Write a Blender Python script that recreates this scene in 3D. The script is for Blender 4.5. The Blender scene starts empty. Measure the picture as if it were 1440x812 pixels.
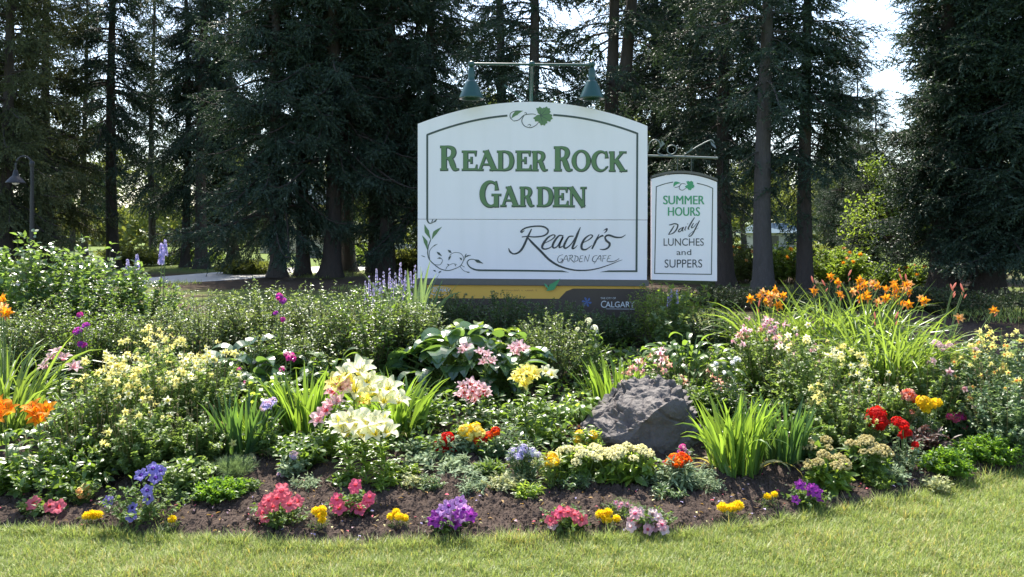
import bpy, math, random
import numpy as np
from mathutils import Vector, Matrix, noise

# ------------------------------------------------------------------ camera, world, sun
SC = bpy.context.scene
COL = SC.collection
F = 1200.0          # focal length in pixels of the 1440 px wide photograph
HZ = 330.0          # row of the horizon
EYE = 1.6
cam_d = bpy.data.cameras.new('camera')
cam_d.sensor_width = 36.0
cam_d.lens = 36.0 * F / 1440.0
cam_d.shift_y = -(406.0 - HZ) / 1440.0
cam_d.clip_start = 0.05
cam_d.clip_end = 3000.0
cam = bpy.data.objects.new('camera', cam_d)
COL.objects.link(cam)
cam.location = (0, 0, EYE)
cam.rotation_euler = (math.radians(90), 0, 0)
SC.camera = cam

SUN_EL = math.radians(57)
SUN_AZ = math.radians(-13)      # measured from +Y towards +X: behind the sign, a little to the left
world = bpy.data.worlds.new('World')
SC.world = world
world.use_nodes = True
wn = world.node_tree
bg = wn.nodes['Background']
sky = wn.nodes.new('ShaderNodeTexSky')
sky.sky_type = 'NISHITA'
sky.sun_disc = False
sky.sun_elevation = SUN_EL
sky.sun_rotation = SUN_AZ
sky.air_density = 1.0
sky.dust_density = 1.4
sky.ozone_density = 1.0
wn.links.new(sky.outputs[0], bg.inputs[0])
bg.inputs[1].default_value = 0.14
sl = bpy.data.lights.new('sun', 'SUN')
sl.energy = 5.0
sl.angle = math.radians(0.5)
sl.color = (1.0, 0.94, 0.83)
sun = bpy.data.objects.new('sun', sl)
COL.objects.link(sun)
sd = Vector((math.sin(SUN_AZ) * math.cos(SUN_EL), math.cos(SUN_AZ) * math.cos(SUN_EL), math.sin(SUN_EL)))
sun.rotation_euler = sd.to_track_quat('Z', 'Y').to_euler()
sun.location = sd * 60
SC.view_settings.view_transform = 'Standard'
SC.view_settings.look = 'None'
SC.view_settings.exposure = 1.46
SC.view_settings.gamma = 1.0
SC.cycles.max_bounces = 8
SC.cycles.transparent_max_bounces = 8

# ------------------------------------------------------------------ mesh helpers
class MB:
    """collects vertices and faces (numpy) and links them as one mesh object"""
    def __init__(self):
        self.v = []; self.f = []; self.n = 0
    def add(self, v, f, mat=0):
        v = np.asarray(v, float).reshape(-1, 3)
        f = np.asarray(f, np.int64)
        if f.ndim == 1: f = f[None]
        self.v.append(v); self.f.append((f + self.n, mat)); self.n += len(v)
    def inst(self, tv, tf, M, T, mat=0):
        k = len(tv); N = len(T)
        if N == 0: return
        V = np.einsum('nij,kj->nki', M, tv) + T[:, None]
        Fc = tf[None] + (np.arange(N) * k)[:, None, None]
        self.add(V.reshape(-1, 3), Fc.reshape(-1, tf.shape[1]), mat)
    def mesh(self, name, mats, smooth=False):
        me = bpy.data.meshes.new(name)
        V = np.concatenate(self.v)
        me.vertices.add(len(V)); me.vertices.foreach_set('co', V.ravel())
        loops = np.concatenate([f.ravel() for f, _ in self.f])
        cnt = np.concatenate([np.full(len(f), f.shape[1]) for f, _ in self.f])
        mi = np.concatenate([np.full(len(f), m) for f, m in self.f])
        me.loops.add(len(loops)); me.loops.foreach_set('vertex_index', loops.astype(np.int32))
        me.polygons.add(len(cnt))
        me.polygons.foreach_set('loop_start', (np.cumsum(cnt) - cnt).astype(np.int32))
        me.polygons.foreach_set('material_index', mi.astype(np.int32))
        me.polygons.foreach_set('use_smooth', np.full(len(cnt), bool(smooth)))
        for m in (mats if isinstance(mats, (list, tuple)) else [mats]): me.materials.append(m)
        me.update(calc_edges=True)
        return me
    def build(self, name, mats, parent=None, loc=(0, 0, 0), smooth=False):
        return put(name, self.mesh(name, mats, smooth), parent, loc)

def put(name, me, parent=None, loc=(0, 0, 0), rot=(0, 0, 0), sc=1.0):
    o = bpy.data.objects.new(name, me)
    COL.objects.link(o)
    o.parent = parent
    o.location = loc; o.rotation_euler = rot
    o.scale = (sc, sc, sc) if not hasattr(sc, '__len__') else sc
    return o

def tag(o, label=None, cat=None, group=None, kind=None):
    if label: o['label'] = label
    if cat: o['category'] = cat
    if group: o['group'] = group
    if kind: o['kind'] = kind
    return o

def thing(name, label, cat, loc, rotz=0.0, group=None):
    o = bpy.data.objects.new(name, None)
    COL.objects.link(o)
    o.empty_display_size = 0.1
    o.location = loc; o.rotation_euler = (0, 0, rotz)
    return tag(o, label, cat, group)

def nrm(a):
    return a / np.maximum(np.linalg.norm(a, axis=-1, keepdims=True), 1e-9)

def frames(d, up, s=None):
    """matrices whose Y axis is d and whose Z axis leans to up; s = scale (N,) or (N,3)"""
    y = nrm(d); x = nrm(np.cross(y, up)); z = np.cross(x, y)
    M = np.stack([x, y, z], axis=-1)
    if s is not None:
        s = np.asarray(s)
        M = M * (s[:, None, None] if s.ndim == 1 else s[:, None, :])
    return M

def box(mb, lo, hi, mat=0):
    x0, y0, z0 = lo; x1, y1, z1 = hi
    v = [(x0,y0,z0),(x1,y0,z0),(x1,y1,z0),(x0,y1,z0),(x0,y0,z1),(x1,y0,z1),(x1,y1,z1),(x0,y1,z1)]
    mb.add(v, [(0,3,2,1),(4,5,6,7),(0,1,5,4),(1,2,6,5),(2,3,7,6),(3,0,4,7)], mat)

def tubes(mb, P, R, k=4, mat=0, cap=False):
    """P (N,m,3) centre lines, R (N,m) or scalar radii"""
    P = np.asarray(P, float)
    if P.ndim == 2: P = P[None]
    N, m, _ = P.shape
    R = np.broadcast_to(np.asarray(R, float), (N, m))
    T = nrm(np.gradient(P, axis=1))
    ref = np.where(np.abs(T[..., 2:3]) > .9, np.array([1., 0, 0]), np.array([0, 0, 1.]))
    A = nrm(np.cross(T, ref)); B = np.cross(T, A)
    an = np.arange(k) * 2 * math.pi / k
    V = P[:, :, None] + R[:, :, None, None] * (np.cos(an)[:, None] * A[:, :, None] + np.sin(an)[:, None] * B[:, :, None])
    idx = np.arange(N * m * k).reshape(N, m, k)
    a = idx[:, :-1]; b = idx[:, 1:]
    f = np.stack([a, np.roll(a, -1, 2), np.roll(b, -1, 2), b], -1).reshape(-1, 4)
    mb.add(V.reshape(-1, 3), f, mat)
    if cap:
        for i in range(N):
            n0 = mb.n
            mb.add(V[i, 0], [list(range(k))[::-1]], mat); mb.add(V[i, -1], [list(range(k))], mat)

def lathe(mb, prof, k=20, mat=0, c=(0, 0, 0)):
    prof = np.asarray(prof, float)
    an = np.arange(k) * 2 * math.pi / k
    V = np.stack([prof[:, 0:1] * np.cos(an), prof[:, 0:1] * np.sin(an), np.repeat(prof[:, 1:2], k, 1)], -1) + np.array(c)
    m = len(prof)
    idx = np.arange(m * k).reshape(m, k)
    a = idx[:-1]; b = idx[1:]
    mb.add(V.reshape(-1, 3), np.stack([a, np.roll(a, -1, 1), np.roll(b, -1, 1), b], -1).reshape(-1, 4), mat)

def leaf_t(w=.3, fold=.25, droop=.15, n=4, peak=.4):
    """template leaf of length 1 along +Y, three vertices across"""
    V = []
    for i in range(n + 1):
        t = i / n
        hw = w * .5 * max(.03, (math.sin(math.pi * t ** (math.log(.5) / math.log(peak)))) ** .8)
        z = -droop * t * t
        V += [(-hw, t, z + fold * hw), (0, t, z), (hw, t, z + fold * hw)]
    Fc = []
    for i in range(n):
        a = 3 * i
        Fc += [(a, a + 1, a + 4, a + 3), (a + 1, a + 2, a + 5, a + 4)]
    return np.array(V), np.array(Fc)

def rhomb_t(w=.45, fold=.3, peak=.45):
    V = np.array([(0, 0, 0), (-w / 2, peak, fold * w / 2), (0, 1, -.08), (w / 2, peak, fold * w / 2)])
    return V, np.array([(0, 2, 1), (0, 3, 2)])

def ribbons(mb, base, az, e0, bend, L, W, prof, n=6, fold=.2, roll=0., mat=0, split=0, mat2=1, pw=1.3):
    """curved strap leaves or petals, vectorised over N"""
    base = np.asarray(base, float)
    N = len(base)
    az, e0, bend, L, W, roll = [np.broadcast_to(np.asarray(q, float), (N,)) for q in (az, e0, bend, L, W, roll)]
    t = np.linspace(0, 1, n + 1)
    ang = e0[:, None] - bend[:, None] * t[None] ** pw
    ca, sa = np.cos(ang), np.sin(ang)
    cz, sz = np.cos(az)[:, None], np.sin(az)[:, None]
    d = np.stack([ca * cz, ca * sz, sa], -1)
    step = d * (L[:, None, None] / n)
    pos = base[:, None] + np.concatenate([np.zeros((N, 1, 3)), np.cumsum((step[:, :-1] + step[:, 1:]) / 2, 1)], 1)
    side = np.stack([-sz + 0 * ca, cz + 0 * ca, 0 * ca], -1)
    nor = np.cross(side, d) * -1
    r = roll[:, None, None]
    s2 = side * np.cos(r) + nor * np.sin(r)
    n2 = nor * np.cos(r) - side * np.sin(r)
    hw = (W[:, None] * np.array([prof(x) for x in t])[None] * .5)[..., None]
    V = np.stack([pos + s2 * hw + n2 * hw * fold, pos, pos - s2 * hw + n2 * hw * fold], 2)
    idx = np.arange(N * (n + 1) * 3).reshape(N, n + 1, 3)
    def q(a, b):
        A = idx[:, a:b]; Bn = idx[:, a + 1:b + 1]
        return np.concatenate([np.stack([A[..., i], A[..., i + 1], Bn[..., i + 1], Bn[..., i]], -1).reshape(-1, 4) for i in (0, 1)])
    n0 = mb.n
    mb.add(V.reshape(-1, 3), q(split, n), mat)
    if split:
        mb.f.append((q(0, split) + n0, mat2))

P_STRAP = lambda t: (1 - t ** 3.5) * (.75 + .5 * t * (1 - t)) + .02
P_GRASS = lambda t: 1 - t ** 1.6 + .03
P_PETAL = lambda t: max(.12, math.sin(math.pi * min(1, .08 + .92 * t) ** .8) ** .7)
P_ROUND = lambda t: max(.1, math.sin(math.pi * (.06 + .86 * t) ** 1.4) ** .55)

# ------------------------------------------------------------------ materials
def nodes_of(name):
    m = bpy.data.materials.new(name); m.use_nodes = True
    nt = m.node_tree
    return m, nt, nt.nodes['Principled BSDF'], nt.nodes['Material Output']

def lerp_ramp(nt, fac, cols):
    r = nt.nodes.new('ShaderNodeValToRGB')
    el = r.color_ramp.elements
    while len(el) < len(cols): el.new(.5)
    for i, c in enumerate(cols):
        el[i].position = i / max(1, len(cols) - 1); el[i].color = (*c, 1)
    nt.links.new(fac, r.inputs[0])
    return r.outputs[0]

def leaf_mat(name, col, tr=.38, var=.35, rough=.42, spec=.45, warm=.25, tcol=None):
    m, nt, bs, out = nodes_of(name)
    g = nt.nodes.new('ShaderNodeNewGeometry')
    c = np.array(col)
    dk = tuple(c * (1 - var)); lt = tuple(np.minimum(1, c * (1 + var) + np.array([warm * .05, warm * .03, 0])))
    rc = lerp_ramp(nt, g.outputs['Random Per Island'], [dk, tuple(c), lt])
    nt.links.new(rc, bs.inputs['Base Color'])
    bs.inputs['Roughness'].default_value = rough
    bs.inputs['Specular IOR Level'].default_value = spec
    t = nt.nodes.new('ShaderNodeBsdfTranslucent')
    tc = np.array(tcol) if tcol is not None else np.minimum(.9, c * np.array([2.6, 2.3, 1.0]))
    tr_c = lerp_ramp(nt, g.outputs['Random Per Island'], [tuple(tc * .75), tuple(tc * 1.1)])
    nt.links.new(tr_c, t.inputs[0])
    mx = nt.nodes.new('ShaderNodeMixShader'); mx.inputs[0].default_value = tr
    nt.links.new(bs.outputs[0], mx.inputs[1]); nt.links.new(t.outputs[0], mx.inputs[2])
    nt.links.new(mx.outputs[0], out.inputs[0])
    return m

def petal_mat(name, col, tr=.58, var=.22):
    c = np.array(col)
    return leaf_mat(name, col, tr=tr, var=var, rough=.6, spec=.25, warm=0, tcol=np.minimum(.95, c * 1.1))

def solid_mat(name, col, rough=.5, metal=0., nscale=0., namt=.2, bump=0., bscale=None, spec=.5, detail=6):
    m, nt, bs, out = nodes_of(name)
    bs.inputs['Base Color'].default_value = (*col, 1)
    bs.inputs['Roughness'].default_value = rough
    bs.inputs['Metallic'].default_value = metal
    bs.inputs['Specular IOR Level'].default_value = spec
    if nscale:
        tc = nt.nodes.new('ShaderNodeTexCoord')
        nz = nt.nodes.new('ShaderNodeTexNoise'); nz.inputs['Scale'].default_value = nscale; nz.inputs['Detail'].default_value = detail
        nt.links.new(tc.outputs['Object'], nz.inputs['Vector'])
        c = np.array(col)
        rc = lerp_ramp(nt, nz.outputs[0], [tuple(c * (1 - namt)), tuple(c), tuple(np.minimum(1, c * (1 + namt)))])
        nt.links.new(rc, bs.inputs['Base Color'])
        if bump:
            n2 = nt.nodes.new('ShaderNodeTexNoise'); n2.inputs['Scale'].default_value = bscale or nscale; n2.inputs['Detail'].default_value = 8
            nt.links.new(tc.outputs['Object'], n2.inputs['Vector'])
            b = nt.nodes.new('ShaderNodeBump'); b.inputs['Strength'].default_value = bump; b.inputs['Distance'].default_value = .02
            nt.links.new(n2.outputs[0], b.inputs['Height']); nt.links.new(b.outputs[0], bs.inputs['Normal'])
    return m

def ground_mat():
    m, nt, bs, out = nodes_of('ground')
    tc = nt.nodes.new('ShaderNodeTexCoord')
    a = nt.nodes.new('ShaderNodeTexNoise'); a.inputs['Scale'].default_value = .35; a.inputs['Detail'].default_value = 5
    b = nt.nodes.new('ShaderNodeTexNoise'); b.inputs['Scale'].default_value = 9; b.inputs['Detail'].default_value = 8
    for q in (a, b): nt.links.new(tc.outputs['Object'], q.inputs['Vector'])
    c1 = lerp_ramp(nt, b.outputs[0], [(.05, .075, .015), (.10, .14, .03), (.17, .19, .06)])
    c2 = lerp_ramp(nt, b.outputs[0], [(.03, .021, .014), (.06, .042, .028), (.12, .085, .06)])
    r = nt.nodes.new('ShaderNodeMapRange'); r.inputs[1].default_value = .36; r.inputs[2].default_value = .5
    nt.links.new(a.outputs[0], r.inputs[0])
    # bare needle litter only under the spruces (8.8 m < y < 26 m)
    sp = nt.nodes.new('ShaderNodeSeparateXYZ'); nt.links.new(tc.outputs['Object'], sp.inputs[0])
    r2 = nt.nodes.new('ShaderNodeMapRange'); r2.inputs[1].default_value = 8.5; r2.inputs[2].default_value = 11
    r3 = nt.nodes.new('ShaderNodeMapRange'); r3.inputs[1].default_value = 24; r3.inputs[2].default_value = 21
    nt.links.new(sp.outputs[1], r2.inputs[0]); nt.links.new(sp.outputs[1], r3.inputs[0])
    m1 = nt.nodes.new('ShaderNodeMath'); m1.operation = 'MULTIPLY'; nt.links.new(r2.outputs[0], m1.inputs[0]); nt.links.new(r3.outputs[0], m1.inputs[1])
    m2 = nt.nodes.new('ShaderNodeMath'); m2.operation = 'MULTIPLY'; nt.links.new(m1.outputs[0], m2.inputs[0]); nt.links.new(r.outputs[0], m2.inputs[1])
    mx = nt.nodes.new('ShaderNodeMix'); mx.data_type = 'RGBA'
    nt.links.new(m2.outputs[0], mx.inputs[0]); nt.links.new(c1, mx.inputs[6]); nt.links.new(c2, mx.inputs[7])
    nt.links.new(mx.outputs[2], bs.inputs['Base Color'])
    bs.inputs['Roughness'].default_value = .9; bs.inputs['Specular IOR Level'].default_value = .1
    bp = nt.nodes.new('ShaderNodeBump'); bp.inputs['Strength'].default_value = .8; bp.inputs['Distance'].default_value = .03
    nt.links.new(b.outputs[0], bp.inputs['Height']); nt.links.new(bp.outputs[0], bs.inputs['Normal'])
    return m

def bark_mat(name, col):
    m, nt, bs, out = nodes_of(name)
    tc = nt.nodes.new('ShaderNodeTexCoord')
    mp = nt.nodes.new('ShaderNodeMapping'); mp.inputs['Scale'].default_value = (14, 14, 4)
    nt.links.new(tc.outputs['Object'], mp.inputs[0])
    v = nt.nodes.new('ShaderNodeTexNoise'); v.inputs['Scale'].default_value = 1.6; v.inputs['Detail'].default_value = 7; v.inputs['Roughness'].default_value = .7
    nt.links.new(mp.outputs[0], v.inputs['Vector'])
    c = np.array(col)
    nt.links.new(lerp_ramp(nt, v.outputs[0], [tuple(c * .4), tuple(c), tuple(c * 1.7)]), bs.inputs['Base Color'])
    bs.inputs['Roughness'].default_value = .9
    b = nt.nodes.new('ShaderNodeBump'); b.inputs['Strength'].default_value = .9; b.inputs['Distance'].default_value = .04
    nt.links.new(v.outputs[0], b.inputs['Height']); nt.links.new(b.outputs[0], bs.inputs['Normal'])
    return m

def rock_mat():
    m, nt, bs, out = nodes_of('rock')
    tc = nt.nodes.new('ShaderNodeTexCoord')
    n1 = nt.nodes.new('ShaderNodeTexNoise'); n1.inputs['Scale'].default_value = 9; n1.inputs['Detail'].default_value = 9; n1.inputs['Roughness'].default_value = .65
    n2 = nt.nodes.new('ShaderNodeTexNoise'); n2.inputs['Scale'].default_value = 60; n2.inputs['Detail'].default_value = 6
    for q in (n1, n2): nt.links.new(tc.outputs['Object'], q.inputs['Vector'])
    nt.links.new(lerp_ramp(nt, n1.outputs[0], [(.038, .031, .029), (.078, .066, .062), (.108, .092, .086), (.21, .185, .168)]), bs.inputs['Base Color'])
    bs.inputs['Roughness'].default_value = .75
    b = nt.nodes.new('ShaderNodeBump'); b.inputs['Strength'].default_value = .55; b.inputs['Distance'].default_value = .012
    nt.links.new(n2.outputs[0], b.inputs['Height']); nt.links.new(b.outputs[0], bs.inputs['Normal'])
    return m

def board_mat():
    # white paint, faintly streaked by weather
    m, nt, bs, out = nodes_of('sign_white')
    tc = nt.nodes.new('ShaderNodeTexCoord'); mp = nt.nodes.new('ShaderNodeMapping'); mp.inputs['Scale'].default_value = (9, 9, .8)
    nt.links.new(tc.outputs['Object'], mp.inputs[0])
    n1 = nt.nodes.new('ShaderNodeTexNoise'); n1.inputs['Scale'].default_value = 1.0; n1.inputs['Detail'].default_value = 6
    n2 = nt.nodes.new('ShaderNodeTexNoise'); n2.inputs['Scale'].default_value = 1.7; n2.inputs['Detail'].default_value = 5
    nt.links.new(mp.outputs[0], n1.inputs['Vector']); nt.links.new(tc.outputs['Object'], n2.inputs['Vector'])
    c1 = lerp_ramp(nt, n1.outputs[0], [(.79, .73, .77), (.85, .78, .835), (.87, .80, .855)])
    c2 = lerp_ramp(nt, n2.outputs[0], [(.93, .93, .92), (1, 1, 1), (1, 1, 1)])
    mx = nt.nodes.new('ShaderNodeMix'); mx.data_type = 'RGBA'; mx.blend_type = 'MULTIPLY'; mx.inputs[0].default_value = 1
    nt.links.new(c1, mx.inputs[6]); nt.links.new(c2, mx.inputs[7]); nt.links.new(mx.outputs[2], bs.inputs['Base Color'])
    bs.inputs['Roughness'].default_value = .45
    return m

M = {}
M['ground'] = ground_mat()
M['soil'] = solid_mat('soil', (.062, .045, .037), .95, 0, 7, .5, .9, 60, .1)
M['clod'] = solid_mat('clod', (.078, .057, .047), .95, 0, 40, .5, .6, 90, .1)
M['path'] = solid_mat('path', (.5, .48, .45), .9, 0, 6, .18, .3, 60, .2)
M['grass'] = leaf_mat('grass', (.18, .235, .065), .36, .45, .45, .3, .6, (.42, .52, .11))
M['straw'] = leaf_mat('straw', (.36, .33, .16), .25, .25, .6, .2)
M['bark'] = bark_mat('bark', (.045, .036, .031))
M['greybark'] = bark_mat('greybark', (.06, .055, .053))
M['needles'] = leaf_mat('needles', (.026, .050, .033), .18, .45, .5, .3, .2, (.07, .12, .045))
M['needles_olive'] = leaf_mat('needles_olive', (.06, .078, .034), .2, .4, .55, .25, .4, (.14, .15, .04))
M['far_leaf'] = leaf_mat('far_leaf', (.11, .14, .05), .35, .3, .5, .3)
M['bright_leaf'] = leaf_mat('bright_leaf', (.11, .17, .035), .4, .35, .45, .4, .4, (.36, .5, .05))
M['shrub_leaf'] = leaf_mat('shrub_leaf', (.08, .135, .045), .38, .35, .36, .6, .3, (.32, .42, .09))
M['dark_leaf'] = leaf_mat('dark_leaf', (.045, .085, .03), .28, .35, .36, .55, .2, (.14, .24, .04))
M['dark_mid'] = leaf_mat('dark_mid', (.07, .125, .034), .38, .35, .38, .55, .3, (.30, .46, .05))
M['glossy'] = leaf_mat('glossy', (.075, .135, .05), .36, .35, .26, .8, .3, (.30, .46, .07))
M['hosta'] = leaf_mat('hosta', (.05, .10, .05), .3, .25, .25, .8, .2, (.25, .42, .06))
M['iris'] = leaf_mat('iris', (.085, .165, .04), .45, .3, .4, .45, .4, (.34, .52, .05))
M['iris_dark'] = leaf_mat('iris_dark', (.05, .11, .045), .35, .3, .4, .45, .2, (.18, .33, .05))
M['daylily_leaf'] = leaf_mat('daylily_leaf', (.10, .17, .04), .42, .3, .38, .5, .5, (.34, .48, .06))
M['lily_leaf'] = leaf_mat('lily_leaf', (.11, .19, .04), .48, .3, .35, .5, .4, (.46, .62, .07))
M['mound'] = leaf_mat('mound', (.075, .16, .025), .4, .35, .4, .45, .4, (.30, .52, .03))
M['columbine_leaf'] = leaf_mat('columbine_leaf', (.10, .155, .042), .4, .35, .42, .45, .3, (.34, .48, .09))
M['bluegreen'] = leaf_mat('bluegreen', (.095, .155, .07), .34, .3, .42, .5, 0, (.28, .40, .13))
M['silver'] = leaf_mat('silver', (.20, .27, .15), .3, .25, .6, .3, 0, (.34, .42, .22))
M['variegated'] = leaf_mat('variegated', (.34, .36, .18), .3, .45, .5, .3, 0, (.5, .52, .2))
M['petunia_leaf'] = leaf_mat('petunia_leaf', (.09, .15, .045), .4, .3, .5, .3)
M['dark_purple_leaf'] = leaf_mat('dark_purple_leaf', (.06, .035, .03), .25, .4, .45, .4, .2, (.2, .08, .06))
M['litter'] = leaf_mat('litter', (.30, .20, .10), .2, .5, .8, .1)
M['stem'] = solid_mat('stem', (.10, .15, .04), .5)
M['stem_dark'] = solid_mat('stem_dark', (.07, .06, .03), .7)
M['twig'] = solid_mat('twig', (.10, .075, .05), .8)
for k, c in dict(cream=(.90, .82, .42), cream_pale=(.92, .88, .62), lemon=(.90, .80, .24), yellow=(.85, .55, .01), marigold=(.90, .66, .015),
                 pale_yellow=(.88, .79, .30), pale_pink=(.80, .55, .60), pink=(.80, .46, .54), coral=(.82, .19, .25), coral_dark=(.66, .07, .11),
                 hot_pink=(.80, .14, .26), rosy_white=(.82, .62, .66), purple=(.38, .06, .42), purple_light=(.62, .32, .70), purple_dark=(.16, .02, .22),
                 violet=(.30, .25, .68), violet_dark=(.07, .03, .25), magenta=(.58, .04, .30), orange=(.88, .33, .02), orange_deep=(.75, .10, .005),
                 red=(.62, .012, .008), orange_red=(.78, .09, .01), lilac=(.55, .48, .78), tan=(.62, .55, .28), sedum_cream=(.86, .82, .52),
                 white=(.82, .82, .80), salmon=(.72, .35, .28), peach=(.80, .42, .16), sky_mauve=(.52, .48, .70), throat=(.55, .6, .12)).items():
    M['petal_' + k] = petal_mat('petal_' + k, c)
M['sign_white'] = board_mat()
M['sign_green'] = solid_mat('sign_green', (.105, .195, .08), .5)
M['sign_dark'] = solid_mat('sign_dark', (.045, .065, .06), .5)
M['sign_ink'] = solid_mat('sign_ink', (.03, .035, .045), .5)
M['sign_mint'] = solid_mat('sign_mint', (.06, .30, .14), .5)
M['ledge'] = solid_mat('ledge', (.11, .10, .09), .55, 0, 20, .12)
M['sign_orange'] = solid_mat('sign_orange', (.74, .42, .07), .5, 0, 5, .05)
M['sign_brown'] = solid_mat('sign_brown', (.05, .034, .03), .4)
M['sign_pale'] = solid_mat('sign_pale', (.62, .63, .64), .5)
M['sign_tan'] = solid_mat('sign_tan', (.40, .20, .06), .5)
M['sign_blue'] = solid_mat('sign_blue', (.07, .12, .30), .5)
M['sign_leaf'] = solid_mat('sign_leaf', (.05, .26, .10), .5)
M['teal'] = solid_mat('teal', (.016, .062, .055), .3, .0, 30, .2)
M['lamp_glass'] = solid_mat('lamp_glass', (.7, .7, .65), .3)
M['iron'] = solid_mat('iron', (.03, .04, .038), .3, .3)
M['steel'] = solid_mat('steel', (.15, .17, .165), .45, .3)
M['black_metal'] = solid_mat('black_metal', (.012, .013, .015), .5, .0)
M['rock'] = rock_mat()
M['stucco'] = solid_mat('stucco', (.62, .52, .34), .9, 0, 8, .08)
M['stone'] = solid_mat('stone', (.36, .35, .34), .9, 0, 5, .25)
M['roof'] = solid_mat('roof', (.10, .135, .16), 1.0, 0, 9, .15, spec=.0)
M['dark_glass'] = solid_mat('dark_glass', (.03, .035, .04), .15)
M['trim'] = solid_mat('trim', (.6, .58, .52), .7)

# ------------------------------------------------------------------ ground form
EX = np.array([-9, -6, -4.2, -2.84, -1.39, -.92, -.08, .69, 1.30, 2.05, 2.79, 3.55, 4.6, 6.0, 8.0, 11.0])
EY = np.array([6.2, 5.4, 4.95, 4.74, 4.52, 4.43, 4.55, 4.59, 4.74, 5.12, 5.49, 5.91, 6.7, 8.2, 9.6, 11.0]) - .13
def edge(x): return np.interp(x, EX, EY)
def g(x, y):
    t = np.asarray(y, float) - edge(np.asarray(x, float))
    u = np.maximum(t, 0)
    z = .035 * np.minimum(u / .08, 1) + .145 * u
    z = np.minimum(z, .6)
    return np.where(t < 0, 0.0, z)
def gz(x, y): return float(g(x, y))
def X(px, d): return (px - 720.0) / F * d
def Z(py, d): return EYE - (py - HZ) / F * d
def at(px, d): x = X(px, d); return (x, d, gz(x, d))
rng = np.random.default_rng(7)

def axis(a, b, step, far):
    core = np.arange(a, b + 1e-6, step)
    up = [b]; s = step
    while up[-1] < far: s *= 1.35; up.append(up[-1] + s)
    dn = [a]; s = step
    while dn[-1] > -far: s *= 1.35; dn.append(dn[-1] - s)
    return np.concatenate([np.array(dn[:0:-1]), core, np.array(up[1:])])
xs = axis(-7, 8, .08, 900); ys = axis(2.2, 12, .08, 900)
XX, YY = np.meshgrid(xs, ys)
TT = YY - edge(XX)
ZZ = g(XX, YY) - np.where((TT > .04) & (YY < 8.9), .05, 0)
mb = MB(); n0, n1 = XX.shape
idx = np.arange(n0 * n1).reshape(n0, n1)
mb.add(np.stack([XX, YY, ZZ], -1).reshape(-1, 3), np.stack([idx[:-1, :-1], idx[:-1, 1:], idx[1:, 1:], idx[1:, :-1]], -1).reshape(-1, 4))
tag(mb.build('ground', M['ground'], smooth=True), 'green lawn and needle strewn ground running back under the spruces', 'ground', None, 'structure')

# soil of the flower bed, lumpy
su = np.concatenate([np.arange(-6, -3.2, .08), np.arange(-3.2, 4.0, .004), np.arange(4, 7.5, .08)])
sv = np.concatenate([np.arange(0, 1.5, .022), np.arange(1.5, 4.3, .1)])
UU, VV = np.meshgrid(su, sv)
SX, SY = UU, edge(UU) + VV + .012 * np.sin(UU * 23) + .01 * np.sin(UU * 61 + 1)
SZ = g(UU, edge(UU) + VV)
nz = np.empty(SX.size)
for i, (a, b) in enumerate(zip(SX.ravel(), SY.ravel())):
    nz[i] = .5 * noise.noise((a * 9, b * 9, 0)) + .55 * noise.noise((a * 24, b * 24, 3)) + .5 * abs(noise.noise((a * 48, b * 48, 7)))
SZ = SZ + .006 + .040 * nz.reshape(SX.shape) * np.clip(VV / .1, .35, 1)
SZ[0] -= .03
mb = MB(); n0, n1 = SX.shape; idx = np.arange(n0 * n1).reshape(n0, n1)
mb.add(np.stack([SX, SY, SZ], -1).reshape(-1, 3), np.stack([idx[:-1, :-1], idx[:-1, 1:], idx[1:, 1:], idx[1:, :-1]], -1).reshape(-1, 4))
tag(mb.build('soil', M['soil'], smooth=False), 'dark crumbly soil of the mounded flower bed', 'soil', None, 'structure')

# clods and dry leaf litter
def lump_t():
    import bmesh
    bm = bmesh.new(); bmesh.ops.create_icosphere(bm, subdivisions=1, radius=1)
    v = np.array([q.co[:] for q in bm.verts]); f = np.array([[q.index for q in p.verts] for p in bm.faces]); bm.free()
    r = np.random.default_rng(3); v = v * (1 + r.uniform(-.3, .3, (len(v), 1)))
    return v, f
LV, LF = lump_t()
UP3 = np.array([0, 0, 1.])
N = 9000
cx = rng.uniform(-3.6, 4.2, N); ct = np.abs(rng.normal(0, .5, N)) + .02; cy = edge(cx) + ct
s = rng.uniform(.002, .007, N) * np.where(rng.random(N) < .12, 2.6, 1)
d = nrm(rng.normal(size=(N, 3)))
mb = MB()
mb.inst(LV, LF, frames(d, nrm(rng.normal(size=(N, 3))), np.stack([s, s * rng.uniform(.6, 1.3, N), s * .8], -1)), np.stack([cx, cy, g(cx, cy) + .012], -1))
tag(mb.build('soil_clods', M['clod'], smooth=False), 'small loose clods of earth scattered over the bed', 'soil', None, 'stuff')
N = 500
cx = rng.uniform(-3.4, 4.2, N); ct = np.abs(rng.normal(.2, .5, N)) + .05; cy = edge(cx) + ct
lv, lf = leaf_t(.4, .6, .4, 2)
mb = MB(); d = rng.normal(size=(N, 3)); d[:, 2] *= .35
mb.inst(lv, lf, frames(d, np.tile([0, 0, 1.], (N, 1)) + rng.normal(0, .4, (N, 3)), rng.uniform(.015, .04, N)), np.stack([cx, cy, g(cx, cy) + .022], -1))
tag(mb.build('leaf_litter', M['litter']), 'dry brown fallen leaves and petals on the soil', 'leaf litter', None, 'stuff')

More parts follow.
